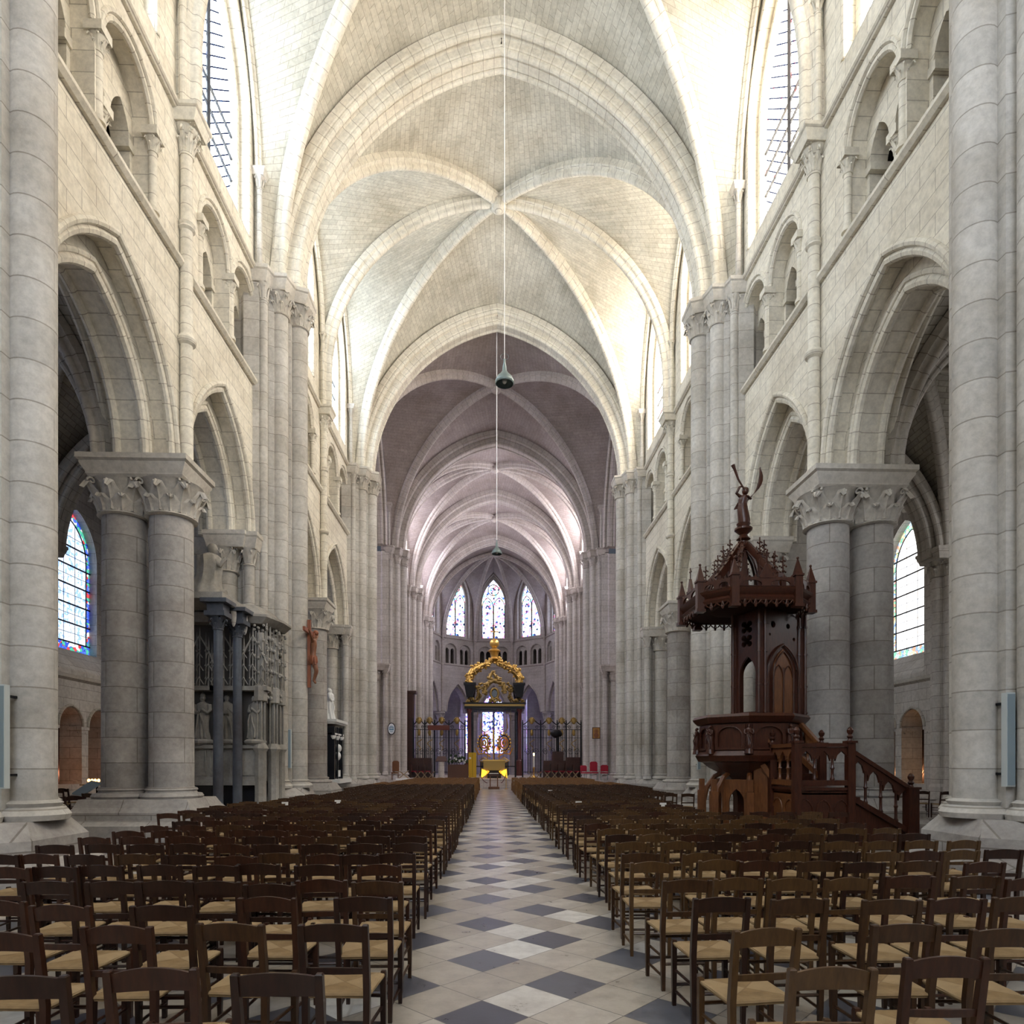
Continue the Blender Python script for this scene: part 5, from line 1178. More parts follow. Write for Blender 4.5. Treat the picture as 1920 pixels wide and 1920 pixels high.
for t_, r_, ox in ((0, .46, 0), (.12, .44, .0), (.3, .34, .02), (.55, .31, .06), (.8, .33, .08), (.98, .30, .05), (1.06, .16, .1), (1.1, .07, .12)):
    rows.append([(p.x + ox + r_ * cos(k * 2 * PI / n) * (1 + .09 * sin(7 * k * 2 * PI / n + t_ * 2)), 16.9 + r_ * .9 * sin(k * 2 * PI / n) * (1 + .09 * cos(8 * k * 2 * PI / n)), 5.9 + t_ * 1.05) for k in range(n)])
b.grid(rows, cu=True); b.fillpoly(rows[0]); b.sphere((p.x + .16, 16.9, 7.14), .14, 14, 10, (1, .9, 1.15)); b.sphere((p.x + .29, 16.9, 7.12), .03, 6, 5)
b.tube([(p.x + .2, 16.8, 6.85), (p.x + .42, 16.75, 6.7), (p.x + .5, 16.85, 6.9)], lambda t: .1 - .05 * t, 8); b.tube([(p.x - .3, 16.8, 5.98), (p.x - .05, 16.9, 6.05), (p.x + .5, 16.9, 5.98)], .12, 8); b.build('figure', CV, kn, 50)
for q, (px, py, d) in enumerate(((438, 1152, 16.9), (459, 1168, 17.3))):
    pp = at(px, d); z = zat(py, d); b = MB(); b.sphere((pp.x, pp.y, z), .24, 14, 10, (.32, .14, 1.35)); o = b.build('marble_shield', M['aisle'], None, 50)
    tag(o, ['pale tongue-shaped marble slab hanging beside the capital of the nearer dark column', 'pale tongue-shaped marble slab above the farther dark column'][q], 'ornament', 'hanging marble tongues')

# ---------------------------------------------------------------- crucifix
cx_, cy_ = -5.93, 20.3; M['cross'] = wood('cross_wood', (.36, .12, .055), (.2, .06, .028), .5); M['corpus'] = wood('carved_figure_wood', (.30, .13, .065), (.18, .07, .035), .45)
cr = empty('crucifix', (cx_, cy_, 4.05), 'brown wooden crucifix fixed high on the second pier on the left', 'crucifix')
b = MB(); b.bar((cx_ - .03, cy_, 4.0), (cx_ - .03, cy_, 6.1), .10, .07); b.build('upright', M['cross'], cr, 20); b = MB(); b.bar((cx_ - .02, cy_ - .62, 5.72), (cx_ - .02, cy_ + .62, 5.72), .07, .12); b.build('crossbar', M['cross'], cr, 20)
f = lambda u, v, z: Vector((cx_ + .07 + u, cy_ + v, z))
V = [f(.02, 0, 4.92), f(.03, 0, 5.12), f(.04, 0, 5.32), f(.05, 0, 5.44), f(.06, 0, 5.52), f(.10, .02, 5.64), f(.03, -.15, 5.45), f(.03, -.33, 5.58), f(.03, -.52, 5.72), f(.03, .15, 5.45), f(.03, .33, 5.58), f(.03, .52, 5.72),
     f(.03, -.07, 4.85), f(.13, -.05, 4.52), f(.04, -.01, 4.22), f(.1, .0, 4.12), f(.03, .07, 4.85), f(.12, .07, 4.52), f(.04, .03, 4.24), f(.1, .04, 4.13)]
E = [(0, 1), (1, 2), (2, 3), (3, 4), (4, 5), (3, 6), (6, 7), (7, 8), (3, 9), (9, 10), (10, 11), (0, 12), (12, 13), (13, 14), (14, 15), (0, 16), (16, 17), (17, 18), (18, 19)]
skinned(V, E, [.10, .085, .11, .09, .045, .075, .055, .04, .03, .055, .04, .03, .085, .06, .04, .03, .085, .06, .04, .03], 'corpus', M['corpus'], cr)
b = MB(); rows = [[(cx_ + .09 + (r_) * cos(k * PI / 10), cy_ + r_ * 1.15 * sin(k * PI / 10) * (1 + .08 * sin(k * 1.7)), z) for k in range(20)] for z, r_ in ((4.72, .10), (4.8, .14), (4.92, .13), (4.98, .115))]; b.grid(rows, cu=True); b.tube([(cx_ + .16, cy_ - .12, 4.93), (cx_ + .2, cy_ - .15, 4.7)], .03, 6); b.build('loincloth', M['cross'], cr, 50)
b = MB(); b.sphere((cx_ + .17, cy_ + .02, 5.70), .085, 10, 8); b.tube([(cx_ + .13, cy_ - .05, 5.68), (cx_ + .12, cy_ - .07, 5.54)], .03, 6); b.build('hair', M['cross'], cr, 50)

# ---------------------------------------------------------------- white statue on its dark monument
wm = empty('wall_memorial', (-7.75, 29.3, 0), 'black and white marble memorial beyond the farther twin columns on the left', 'monument')
M['marble'] = mat('white_marble', (.82, .83, .82), .35)
b = MB(); b.box(-8.2, -7.35, 28.9, 30.9, .95, 3.3); b.build('black_panel', M['blackstone'], wm, 0)
for y in (28.95, 29.7, 30.5):
    b = MB(); b.bar((-7.3, y, .95), (-7.3, y, 3.3), .12 if y != 29.7 else .06); b.build('pilaster', M['blackstone'], wm, 0); b = MB(); b.lathe(-7.3, y, [(.06, 2.72), (.12, 2.85), (.12, 2.9)], 8); b.build('pilaster_capital', M['marble'], wm, 40)
b = MB(); b.box(-8.25, -7.12, 28.8, 31.0, 3.5, 3.62); b.box(-8.25, -7.2, 28.85, 30.95, 3.42, 3.5); b.box(-8.2, -7.28, 28.9, 30.9, 2.95, 3.02); b.box(-8.3, -6.95, 28.7, 31.1, .78, .95); b.box(-8.3, -6.8, 28.6, 31.2, 0, .3); b.build('white_moulding', M['marble'], wm, 0)
b = MB(); b.sphere((-7.32, 29.95, 2.35), .16, 12, 9, (1, 1, 1.2)); b.sphere((-7.32, 29.95, 2.0), .2, 10, 8, (.6, 1, 1)); b.box(-7.3, -7.26, 29.75, 30.15, 1.05, 1.35); b.build('bust', M['marble'], wm, 50)
s_ = MB(); robed(s_, -7.62, 29.55, 3.62, 1.42, 0.2, w=1.25, seed=2); o = s_.build('marble_statue', M['marble'], None, 50); tag(o, 'bright white marble figure in robes standing on the black memorial', 'statue')

# ---------------------------------------------------------------- loudspeakers, sign, icon
M['spk'] = mat('speaker_grille', (.26, .33, .37), .5, .2); M['spk2'] = mat('speaker_body', (.55, .60, .60), .45)
for x, y, z0, z1, w, lab in ((-6.325, 8.13, 1.32, 2.6, .088, 'long slim grey loudspeaker on the nearest left pier'), (6.40, 8.16, 1.33, 2.55, .115, 'long slim grey loudspeaker on the nearest right pier'),
                             (-6.42, 19.75, 1.5, 2.68, .13, 'slim pale loudspeaker on the second left pier beside the carved monument'), (6.14, 19.9, 1.45, 2.62, .10, 'slim pale loudspeaker on the second right pier, left of the pulpit')):
    e = empty('column_speaker', (x, y, z0), lab, 'loudspeaker', 'column loudspeakers')
    MB().box(x - w / 2, x + w / 2, y, y + .09, z0, z1).build('speaker_case', M['spk2'], e, 0)
    MB().box(x - w / 2 + .010, x + w / 2 - .010, y - .012, y, z0 + .02, z1 - .02).build('speaker_grille', M['spk'], e, 0)
    for z in (z0 + .15, z1 - .15): MB().box(x - .02, x + .02, y + .08, y + .3, z, z + .03).build('bracket', M['black'], e, 0)
p = at(734, 42.5); zc = zat(1366.5, 42.5)
sg = empty('oval_sign', (p.x, p.y, zc), 'oval white sign with a blue emblem in a dark frame on the left choir pier', 'sign')
def oval(mb, x, y, z, a, b_, d, n=32): pts = [(x + a * cos(k * 2 * PI / n), y, z + b_ * sin(k * 2 * PI / n)) for k in range(n)]; mb.fillpoly(pts); mb.fillpoly([(u, y + d, w) for u, _, w in pts]); mb.grid([pts, [(u, y + d, w) for u, _, w in pts]], cu=True)
b = MB(); oval(b, p.x, p.y, zc, .26, .40, .06); b.build('frame', M['black'], sg, 20); b = MB(); oval(b, p.x, p.y - .01, zc, .215, .345, .02); b.build('plate', mat('sign_white', (.80, .83, .88), .5), sg, 0)
b = MB()
for k, r in enumerate((.16, .115, .07)): b.tube([(p.x + r * cos(a), p.y - .02, zc + .0 + r * 1.15 * sin(a)) for a in [PI * q / 10 for q in range(11)]], .014, 5)
b.box(p.x - .15, p.x + .15, p.y - .03, p.y - .01, zc - .09, zc - .02); b.box(p.x - .10, p.x + .10, p.y - .03, p.y - .01, zc - .19, zc - .16); b.build('emblem', mat('sign_blue', (.12, .3, .45), .5), sg, 0)
p = at(1118, 42.5); zc = zat(1374.5, 42.5); ic = empty('icon_painting', (p.x, p.y, zc), 'small golden icon painting hanging on the right choir pier', 'painting')
b = MB(); b.box(p.x - .26, p.x + .26, p.y, p.y + .06, zc - .38, zc + .38); b.build('frame', M['oak'], ic, 0); b = MB(); b.box(p.x - .22, p.x + .22, p.y - .01, p.y, zc - .34, zc + .34); b.build('gold_ground', mat('icon_gold', (.42, .21, .05), .6, .1), ic, 0)
b = MB(); b.tube([(p.x + .12 * cos(a * PI / 8), p.y - .015, zc + .12 + .12 * sin(a * PI / 8)) for a in range(16)], .016, 5, True); oval(b, p.x, p.y - .02, zc + .12, .07, .09, .01, 16); oval(b, p.x, p.y - .02, zc - .15, .16, .17, .01, 16); b.build('painted_saint', mat('icon_brown', (.22, .08, .03), .6), ic, 0)
# ---------------------------------------------------------------- choir platform and furniture
M['step'] = stone('step_stone', (.62, .56, .52), (.55, .49, .46), (.35, .3, .28), bw=1.6, bh=.5, ms=.01)
b = MB()
for k in range(4): b.box(-6.0, 6.0, 43.0 + k * .38, 64, k * .15, (k + 1) * .15)
for s in (-1, 1):
    for k in range(3): b.box(*sorted((s * (3.2 + k * .3), s * 6.6)), 41.2 + k * .3, 43.3, k * .2, (k + 1) * .2)
o = b.build('floor_choir', M['step'], None, 0); tag(o, 'stone steps and raised choir floor', kind='structure'); PZ = .6
def bx(x0, x1, y0, y1, z0, z1): return MB().box(x0, x1, y0, y1, z0, z1)
# altar
p = at(926.5, 47.6); al = empty('main_altar', (p.x, p.y, PZ), 'gilded block altar at the top of the steps with glowing yellow corners', 'altar')
x = p.x; bx(x - .78, x + .78, 47, 47.9, 1.18, 1.86).build('altar_body', M['dgold'], al, 0); bx(x - .85, x + .85, 46.95, 47.95, 1.86, 1.95).build('altar_top', M['gold'], al, 0); bx(x - .5, x + .5, 47.2, 47.8, PZ, 1.2).build('altar_foot', M['black'], al, 0)
M['glow'] = mat('lit_amber', (.9, .5, .05), .5, emis=(1, .52, .03), es=1.5)
for s in (-1, 1):
    g = MB(); g.hexa([(x + s * .95, 46.9, .62), (x + s * .90, 46.9, 1.3), (x + s * .35, 46.9, 1.12), (x + s * .45, 46.9, .95)] + [(x + s * .95, 47.3, .62), (x + s * .90, 47.3, 1.3), (x + s * .35, 47.3, 1.12), (x + s * .45, 47.3, .95)]); g.build('lit_corner', M['glow'], al, 0)
    g = MB(); g.tube([(x + s * .92, 46.86, 1.3), (x + s * .7, 46.82, 1.25), (x + s * .42, 46.84, 1.08), (x + s * .6, 46.84, .8), (x + s * .92, 46.86, .62)], .035, 6); g.build('corner_scroll', M['gold'], al, 40)
for k, (px, h) in enumerate(((914, .75), (925.5, 1.05), (936, .62))):
    p = at(px, 49.3); e = empty('altar_candle', (p.x, p.y, 3.0), ['left tall yellow candle over the altar', 'thick yellow middle candle in its gilt holder over the altar', 'right thin yellow candle over the altar'][k], 'candle')
    MB().cyl(p.x, p.y, 3.05, 3.1 + h * 1.1, .05 if k != 1 else .07, 8).build('wax', mat('yellow_wax', (.85, .55, .15), .5), e, 40); MB().lathe(p.x, p.y, [(.2, .6), (.06, .8), (.04, 1.5), (.09, 1.6), (.04, 1.7), (.05, 2.7), (.16, 3.0), (.08, 3.05)], 8).build('candlestick', M['gold'], e, 40)
# kneeler at the end of the aisle
p = at(926, 42.2); kl = empty('kneeling_desk', (p.x, p.y, 0), 'small dark red wooden desk with a white cloth at the end of the aisle', 'desk'); x, y = p.x, p.y
bx(x - .36, x + .36, y - .2, y + .3, .0, .16).build('foot_board', M['oak2'], kl, 0)
for s in (-1, 1): bx(x + s * .24 - .035, x + s * .24 + .035, y, y + .2, .16, .9).build('leg', M['oak2'], kl, 0)
bx(x - .34, x + .34, y - .1, y + .3, .84, 1.0).build('desk_top', M['oak'], kl, 0); bx(x - .3, x + .3, y - .12, y + .26, 1.0, 1.04).build('white_cloth', M['marble'], kl, 0)
for s, (xa, xb) in enumerate((((899, 913)), ((939, 951)))):
    pa, pb = at(899 if s == 0 else 949, 42.4), at(914 if s == 0 else 939, 42.4)
    for q, pp in enumerate((pa, ) ): 
        e = empty('barrier_post', (pp.x, pp.y, 0), 'thin brass barrier post %s of the small red desk' % ('left', 'right')[s], 'post'); MB().lathe(pp.x, pp.y, [(.13, 0), (.13, .02), (.02, .05), (.02, 1.0), (.04, 1.02), (0, 1.06)], 10).build('pole', M['gold'], e, 40)
    r = MB(); r.tube([pa.lerp(pb, t / 8) + Vector((0, 0, .95 - .55 * sin(PI * t / 16) ** 1.0 )) for t in range(9)], .025, 6); tag(r.build('barrier_rope', mat('rope_red', (.12, .02, .03), .8), None, 50), 'dark red rope hanging from the %s barrier post towards the desk' % ('left', 'right')[s], 'rope')
# iron choir screen with gilded masks
SY = 51.0; xs = [at(px, SY).x for px in (776, 797, 815, 842, 872)] ; xr = [at(px, SY).x for px in (980, 1014, 1045, 1062, 1090)]
def grille(xs, lab):
    g = empty('iron_grille', ((xs[0] + xs[-1]) / 2, SY, PZ), lab, 'screen', 'choir screens')
    for i, x in enumerate(xs): MB().bar((x, SY, PZ), (x, SY, 4.95), .11).cyl(x, SY, 4.95, 5.1, .04, 6).build('grille_post', M['black'], g, 0)
    for a, c in zip(xs, xs[1:]):
        m = MB(); n = max(5, int((c - a) / .2)); w = c - a; xm = (a + c) / 2
        for q in range(1, n): x = a + w * q / n; m.cyl(x, SY, PZ + .3, 4.35, .02, 5)
        m.bar((a, SY, 1.0), (c, SY, 1.0), .05); m.bar((a, SY, 4.35), (c, SY, 4.35), .05); m.bar((a, SY, 3.7), (c, SY, 3.7), .03)
        m.tube([(a + w * t / 12, SY, 4.75 + .42 * sin(PI * t / 12) ** 2) for t in range(13)], .045, 6)
        for s in (-1, 1):
            m.tube([(xm + s * w * .3 + w * .13 * (1 - k / 16) * cos(k * .75) * s, SY, 4.55 + .15 * (1 - k / 16) * sin(k * .75)) for k in range(14)], .022, 5); m.tube([(xm + s * w * .22 + w * .18 * (1 - k / 16) * cos(k * .75) * s, SY, 2.6 + .3 * (1 - k / 16) * sin(k * .75)) for k in range(14)], .02, 5)
        m.build('iron_bars', M['black'], g, 40); m = MB(); m.sphere((xm, SY - .08, 5.02), .2, 10, 8, (.9, .4, 1.25))
        for k in range(7): m.sphere((xm + .22 * cos(k * PI / 6), SY - .06, 5.02 + .26 * sin(k * PI / 6)), .06, 6, 5)
        m.sphere((xm, SY - .06, 4.1), .16, 8, 6, (.8, .4, 1.6)); m.tube([(xm + .22 * cos(k * .6) * (1 - k / 20), SY - .05, 3.6 - k * .07) for k in range(14)], .035, 6); m.build('gilded_mask', M['dgold'], g, 40)
grille(xs, 'black iron choir screen with gilded masks, left half'); grille(xr, 'black iron choir screen with gilded masks, right half')
gx = [at(px, SY).x for px in (886.5, 966.5)]
g = empty('gilded_gate', ((gx[0] + gx[1]) / 2, SY, PZ), 'tall black framed choir gate with two gilded oval wreaths', 'gate')
for x in gx: MB().bar((x, SY, PZ), (x, SY, 5.95), .13).build('gate_post', M['black'], g, 0)
MB().bar((gx[0], SY, 5.9), (gx[1], SY, 5.9), .12).bar((gx[0], SY, 1.45), (gx[1], SY, 1.45), .08).build('gate_lintel', M['black'], g, 0)
xm = sum(gx) / 2; MB().bar((xm, SY - .05, 1.0), (xm, SY - .05, 5.9), .09).build('gate_bar', M['black'], g, 0)
for s in (-1, 1):
    xc = xm + s * .78; m = MB(); m.tube([(xc + .42 * cos(a * PI / 12), SY, 3.3 + .58 * sin(a * PI / 12)) for a in range(24)], .045, 6, True); m.build('wreath_ring', M['black'], g, 40)
    m = MB(); m.tube([(xc + .3 * cos(a * PI / 8), SY - .02, 3.3 + .42 * sin(a * PI / 8)) for a in range(16)], .085, 6, True); m.tube([(xc + .12 * cos(a * PI / 5), SY - .02, 3.3 + .2 * sin(a * PI / 5)) for a in range(10)], .08, 6, True)
    for k in range(16): a = k * PI / 8; m.sphere((xc + .5 * cos(a), SY - .03, 3.3 + .7 * sin(a)), .10, 6, 5)
    m.tube([(xc - s * .5, SY, 2.2), (xc, SY, 2.5), (xc + s * .45, SY, 2.4), (xc + s * .7, SY, 2.9)], .07, 6); m.tube([(xc - s * .4, SY, 4.3), (xc, SY, 4.1), (xc + s * .3, SY, 4.5), (xc + s * .2, SY, 5.2)], .045, 6)
    m.tube([(xc - .4, SY, 1.9), (xc, SY, 1.75), (xc + .4, SY, 1.9), (xc, SY, 2.15)], .06, 6, True); m.build('gilded_wreath', M['gold'], g, 40)
    m = MB()
    for q in range(1, 5): m.cyl(xm + s * (.1 + q * .3), SY, 1.45, 5.9, .016, 5)
    m.build('gate_bars', M['dgold'], g, 0)
# baldachin
BY0, BY1 = 57.5, 61.5; bx0, bx1 = at(868.5, 57.5).x, at(986, 57.5).x; bc = (bx0 + bx1) / 2
bd = empty('baldachin', (bc, 59.5, PZ), 'gilded canopy on dark columns over the high altar, crowned by an orb and cross', 'canopy')
for s in (-1, 1):
    for y in (BY0 + .4, BY1 - .4):
        x = bc + s * 2.25; m = MB(); m.lathe(x, y, [(.34, PZ), (.34, 1.9), (.26, 1.95), (.18, 2.1), (.17, 6.2), (.28, 6.5), (.3, 6.6)], 14); m.build('canopy_column', M['blackstone'] if y > 58 else mat('red_marble', (.16, .05, .045), .3), bd, 40)
m = MB(); m.box(bx0 + .1, bx1 - .1, BY0, BY1, 6.55, 6.8); m.box(bx0, bx1, BY0 - .1, BY1 + .1, 6.98, 7.1); m.build('entablature', M['black'], bd, 0); MB().box(bx0 + .12, bx1 - .12, BY0 - .02, BY1, 6.78, 6.98).build('gilt_frieze', M['dgold'], bd, 0)
def leafy(mb, P, r0, r1, n, seed):
    rr = random.Random(seed); mb.tube(P, lambda t: r0 + (r1 - r0) * t, 8); 
    for k in range(n):
        t = rr.random() * (len(P) - 1.001); i = int(t); q = Vector(P[i]).lerp(Vector(P[i + 1]), t - i); mb.sphere((q.x + rr.uniform(-1, 1) * r0, q.y - r0 * rr.random(), q.z + rr.uniform(-1, 1) * r0), rr.uniform(.07, .15), 6, 5, (rr.uniform(.6, 1.4), .7, rr.uniform(.6, 1.4)))
for s in (-1, 1):
    for y in (BY0 + .5, BY1 - .5):
        ym_ = (y + 59.5) / 2; m = MB(); P = [(bc + s * 2.25, y, 8.85), (bc + s * 2.35, y, 9.5), (bc + s * 2.0, y + (59.5 - y) * .15, 10.1), (bc + s * 1.3, y + (59.5 - y) * .45, 10.55), (bc + s * .6, y + (59.5 - y) * .75, 10.85), (bc + s * .15, 59.5, 11.2)]
        leafy(m, P, .26, .14, 75, int(y) + s); m.build('crown_arm', M['gold'], bd, 50)
        m = MB(); x = bc + s * 2.2; m.box(x - .55, x + .55, y - .4, y + .4, 8.7, 8.9); m.hexa([(x - .3, y - .25, 7.6), (x + .3, y - .25, 7.6), (x + .3, y + .25, 7.6), (x - .3, y + .25, 7.6), (x - .48, y - .35, 8.7), (x + .48, y - .35, 8.7), (x + .48, y + .35, 8.7), (x - .48, y + .35, 8.7)]); m.build('corner_pedestal', M['black'], bd, 0)
        m = MB(); leafy(m, [(bc + s * 2.5, y, 7.15), (bc + s * 2.3, y, 7.5), (bc + s * 1.7, y, 7.3), (bc + s * 1.35, y, 7.9), (bc + s * 1.6, y, 8.5), (bc + s * 1.1, y, 8.9)], .12, .10, 22, int(y) * 3 + s); m.build('side_scroll', M['dgold'], bd, 50)
y = BY0 + .1; m = MB(); m.tube([(bc + .34 * cos(a * PI / 10), y, 7.9 + .46 * sin(a * PI / 10)) for a in range(20)], .12, 8, True); leafy(m, [(bc - .9, y, 7.9), (bc - .8, y, 8.7), (bc, y, 9.1), (bc + .8, y, 8.7), (bc + .9, y, 7.9)], .2, .2, 60, 5); leafy(m, [(bc - .5, y, 9.2), (bc - .2, y, 9.8), (bc + .1, y, 9.4), (bc + .5, y, 9.2)], .18, .15, 20, 8); leafy(m, [(bc - .4, y, 7.4), (bc, y, 7.15), (bc + .4, y, 7.4)], .12, .1, 10, 2)
m.build('cartouche', M['dgold'], bd, 50); m = MB(); oval(m, bc, y - .1, 7.9, .24, .34, .1, 20); m.build('medallion', M['blackstone'], bd, 0)
m = MB(); m.lathe(bc, 59.5, [(.2, 11.0), (.5, 11.25), (.3, 11.45), (.42, 11.9), (.62, 12.0), (.5, 12.1), (.2, 12.3)], 14); m.sphere((bc, 59.5, 12.72), .44, 16, 12); m.build('orb', M['gold'], bd, 50)
m = MB(); m.bar((bc, 59.5, 13.1), (bc, 59.5, 14.2), .09); m.bar((bc - .38, 59.5, 13.8), (bc + .38, 59.5, 13.8), .09); m.build('cross', M['gold'], bd, 0)
bx(bc - 1.3, bc + 1.3, 59, 60.4, PZ, 1.9).build('high_altar', M['mdark'], bd, 0); bx(bc - 1.4, bc + 1.4, 58.9, 60.5, 1.9, 2.0).build('altar_cloth', M['marble'], bd, 0)
# sanctuary lamp, yellow banners, flowers, lectern, pedestals
def simple(name, mb, m, lab, cat, grp=None, sm=0): return tag(mb.build(name, m, None, sm), lab, cat, grp)
p = at(933.5, 50.4); e = empty('sanctuary_lamp', (p.x, p.y, zat(1404, 50.4)), 'small glowing red sanctuary lamp beside the gate bar', 'lamp')
MB().sphere((p.x, p.y, zat(1404, 50.4)), .13, 12, 8, (1, 1, 1.2)).build('red_glass', mat('lit_red_glass', (.9, .05, .02), .3, emis=(1, .06, .02), es=4), e); MB().tube([(p.x, p.y, zat(1404, 50.4) + .12), (p.x, p.y, 5.85)], .008, 4).build('chain', M['gold'], e)
for k, px in enumerate((882.5, 890)):
    p = at(px, 50.2); simple('yellow_banner', MB().box(p.x - .16, p.x + .13, p.y, p.y + .1, .6, zat(1411, 50.2)), mat('yellow_cloth', (.80, .52, .04), .7), ['wider yellow cloth hanging left of the gate post', 'narrow yellow cloth hanging just right of the gate post'][k], 'banner')
p = at(859, 48.5); fb = empty('flower_arrangement', (p.x, p.y, PZ), 'white flowers and greenery on a brown block left of the altar', 'flowers')
bx(p.x - .75, p.x + .75, 48.1, 48.9, PZ, 1.6).build('flower_block', mat('brown_block', (.13, .07, .055), .8), fb, 0); m = MB(); w = MB()
for k in range(70): (m if k % 3 else w).sphere((p.x + rnd.gauss(0, .42), 48.4 + rnd.uniform(-.25, .25), 1.75 + abs(rnd.gauss(0, .32))), rnd.uniform(.05, .10), 6, 5)
m.build('foliage', mat('dark_foliage', (.035, .07, .025), .8), fb, 50); w.build('blossoms', M['marble'], fb, 50)
p = at(827.5, 46.5); lc = empty('lectern', (p.x, p.y, PZ), 'pale stone pillar lectern with a dark sloping top', 'lectern')
MB().cyl(p.x, p.y, PZ, 1.8, .21, 16).build('stone_pillar', M['marble'] if 0 else M['aisle'], lc, 40); m = MB(); m.hexa([(p.x - .4, p.y - .25, 1.8), (p.x + .4, p.y - .25, 1.8), (p.x + .4, p.y + .3, 1.95), (p.x - .4, p.y + .3, 1.95), (p.x - .4, p.y - .25, 1.86), (p.x + .4, p.y - .25, 1.86), (p.x + .3, p.y + .3, 2.2), (p.x - .3, p.y + .3, 2.2)]); m.build('sloping_top', M['oak'], lc, 0)
p = at(1001, 48.5); cs_ = empty('tall_candle', (p.x, p.y, PZ), 'thick white lit candle on a stand right of the altar', 'candle')
MB().lathe(p.x, p.y, [(.25, PZ), (.05, .8), (.05, 1.3), (.12, 1.4)], 10).build('stand', M['gold'], cs_); MB().cyl(p.x, p.y, 1.4, 2.25, .08, 10).build('wax', M['marble'], cs_); MB().sphere((p.x, p.y, 2.36), .06, 8, 6, (1, 1, 1.8)).build('flame', mat('flame', (1, .7, .3), .5, emis=(1, .6, .2), es=12), cs_)
simple('candle_pulpit_beam', MB().box(at(803, 50.2).x, at(843, 50.2).x, 50, 50.25, zat(1369, 50), zat(1360, 50)), mat('rust_wood', (.16, .03, .015), .5), 'rust red wooden beam running across the left choir screen', 'beam')
# X-frame stools
M['stoolwood'] = mat('pale_stool_wood', (.34, .25, .14), .5)
def xstool(px, d, z, lab, seat=M['red'], w=.5):
    p = at(px, d); e = empty('folding_stool', (p.x, p.y, z), lab, 'stool', 'folding stools in front of the choir screen'); x, y = p.x, p.y
    for yy in (y - .17, y + .17):
        for s in (-1, 1): MB().bar((x - s * w / 2, yy, z), (x + s * w / 2, yy, z + .5), .035).build('crossed_leg', M['stoolwood'], e, 0)
    m = MB(); m.grid([[(x - w / 2 + w * k / 6, yy, z + .5 - .09 * sin(PI * k / 6)) for k in range(7)] for yy in (y - .18, y + .18)]); m.grid([[(x - w / 2 + w * k / 6, yy, z + .515 - .09 * sin(PI * k / 6)) for k in range(7)] for yy in (y - .18, y + .18)]); m.build('sling_seat', seat, e, 40)
NN = ['first', 'second', 'third', 'fourth', 'fifth', 'sixth', 'seventh']
for k, px in enumerate((783, 796, 809)): xstool(px, 46.3, PZ, 'red folding stool, %s from the left in the row left of the pale lectern' % NN[k], w=.42)
for k, px in enumerate((996, 1010, 1026, 1040, 1054, 1067, 1079)): xstool(px, 46.3, PZ, 'red folding stool, %s from the left in the row right of the altar' % NN[k], w=.42)
xstool(757, 42.3, PZ + .1, 'large pale X-frame stool on the white plinth by the left pier', M['aisle'], .62)
simple('white_plinth', MB().box(at(744, 42.2).x, at(778, 42.2).x, 41.9, 42.8, PZ, PZ + .1), M['marble'], 'low white marble plinth at the foot of the left choir pier', 'plinth')
# backed chairs: three red, one golden
def bchair(px, d, z, lab, m, h=.95, w=.5, rot=0, leg=M['zinc'], cat='chair', nm='upholstered_chair'):
    p = at(px, d); e = empty(nm, (0, 0, 0), lab, cat, 'red upholstered chairs by the right pier' if m is M['red'] else None); a, y = 0, 0
    MB().box(-w / 2, w / 2, -.22, .22, .42, .5).build('seat', m, e, 0); b = MB(); pts = [(-w / 2, .55), (w / 2, .55), (w / 2, h - .08), (w / 2 - .1, h), (-w / 2 + .1, h), (-w / 2, h - .08)]; plate(b, Frame((0, .2, 0), (1, 0, 0), (0, 1, 0)), pts, [], 0, .06); b.build('backrest', m, e, 20)
    for s in (-1, 1):
        for yy in (-.2, .22): MB().bar((s * (w / 2 - .03), yy, 0), (s * (w / 2 - .03), yy, .45 if yy < 0 else .6), .03).build('leg', leg, e, 0)
    e.location = (p.x, p.y, z); e.rotation_euler = (0, 0, rot)
bchair(1098, 42.2, PZ, 'red upholstered chair, left of the three by the right choir pier', M['red'], rot=.5); bchair(1114, 42.9, PZ, 'red upholstered chair standing highest, behind the other two', M['red'], 1.2); bchair(1133, 42.2, PZ, 'red upholstered chair, right of the three by the right choir pier', M['red'], .98, rot=-.2)
bchair(741, 42.4, PZ, 'golden wooden chair beside the left choir pier', M['oak2'], 1.25, .45, nm='wooden_chair', leg=M['oak2'])
# stalls
def stall(px0, px1, y, h, lab, n):
    x0, x1 = at(px0, y).x, at(px1, y).x; e = empty('choir_stall', ((x0 + x1) / 2, y, PZ), lab, 'bench', 'choir stalls')
    bx(x0, x1, y + .4, y + .5, PZ, h).build('stall_back', M['oak'], e, 0); bx(x0, x1, y, y + .4, 1.05, 1.12).build('stall_seat', M['red'], e, 0)
    for k in range(n + 1): x = x0 + (x1 - x0) * k / n; MB().box(x - .05, x + .05, y - .1, y + .45, PZ, 1.6).build('stall_divider', M['oak'], e, 0)
    for k in range(n): xa, xb = x0 + (x1 - x0) * k / n + .1, x0 + (x1 - x0) * (k + 1) / n - .1; MB().box(xa, xb, y + .37, y + .4, 1.25, h - .12).build('back_panel', M['oak2'] if 0 else M['oak'], e, 0)
stall(771, 809, 49.2, 2.1, 'dark choir stalls with red seats behind the left screen', 3); stall(1020, 1062, 49.4, 1.9, 'dark choir stalls right of the tall candle', 3); stall(1062, 1090, 48.4, 2.15, 'dark high-backed bench at the right end of the choir screen', 2)
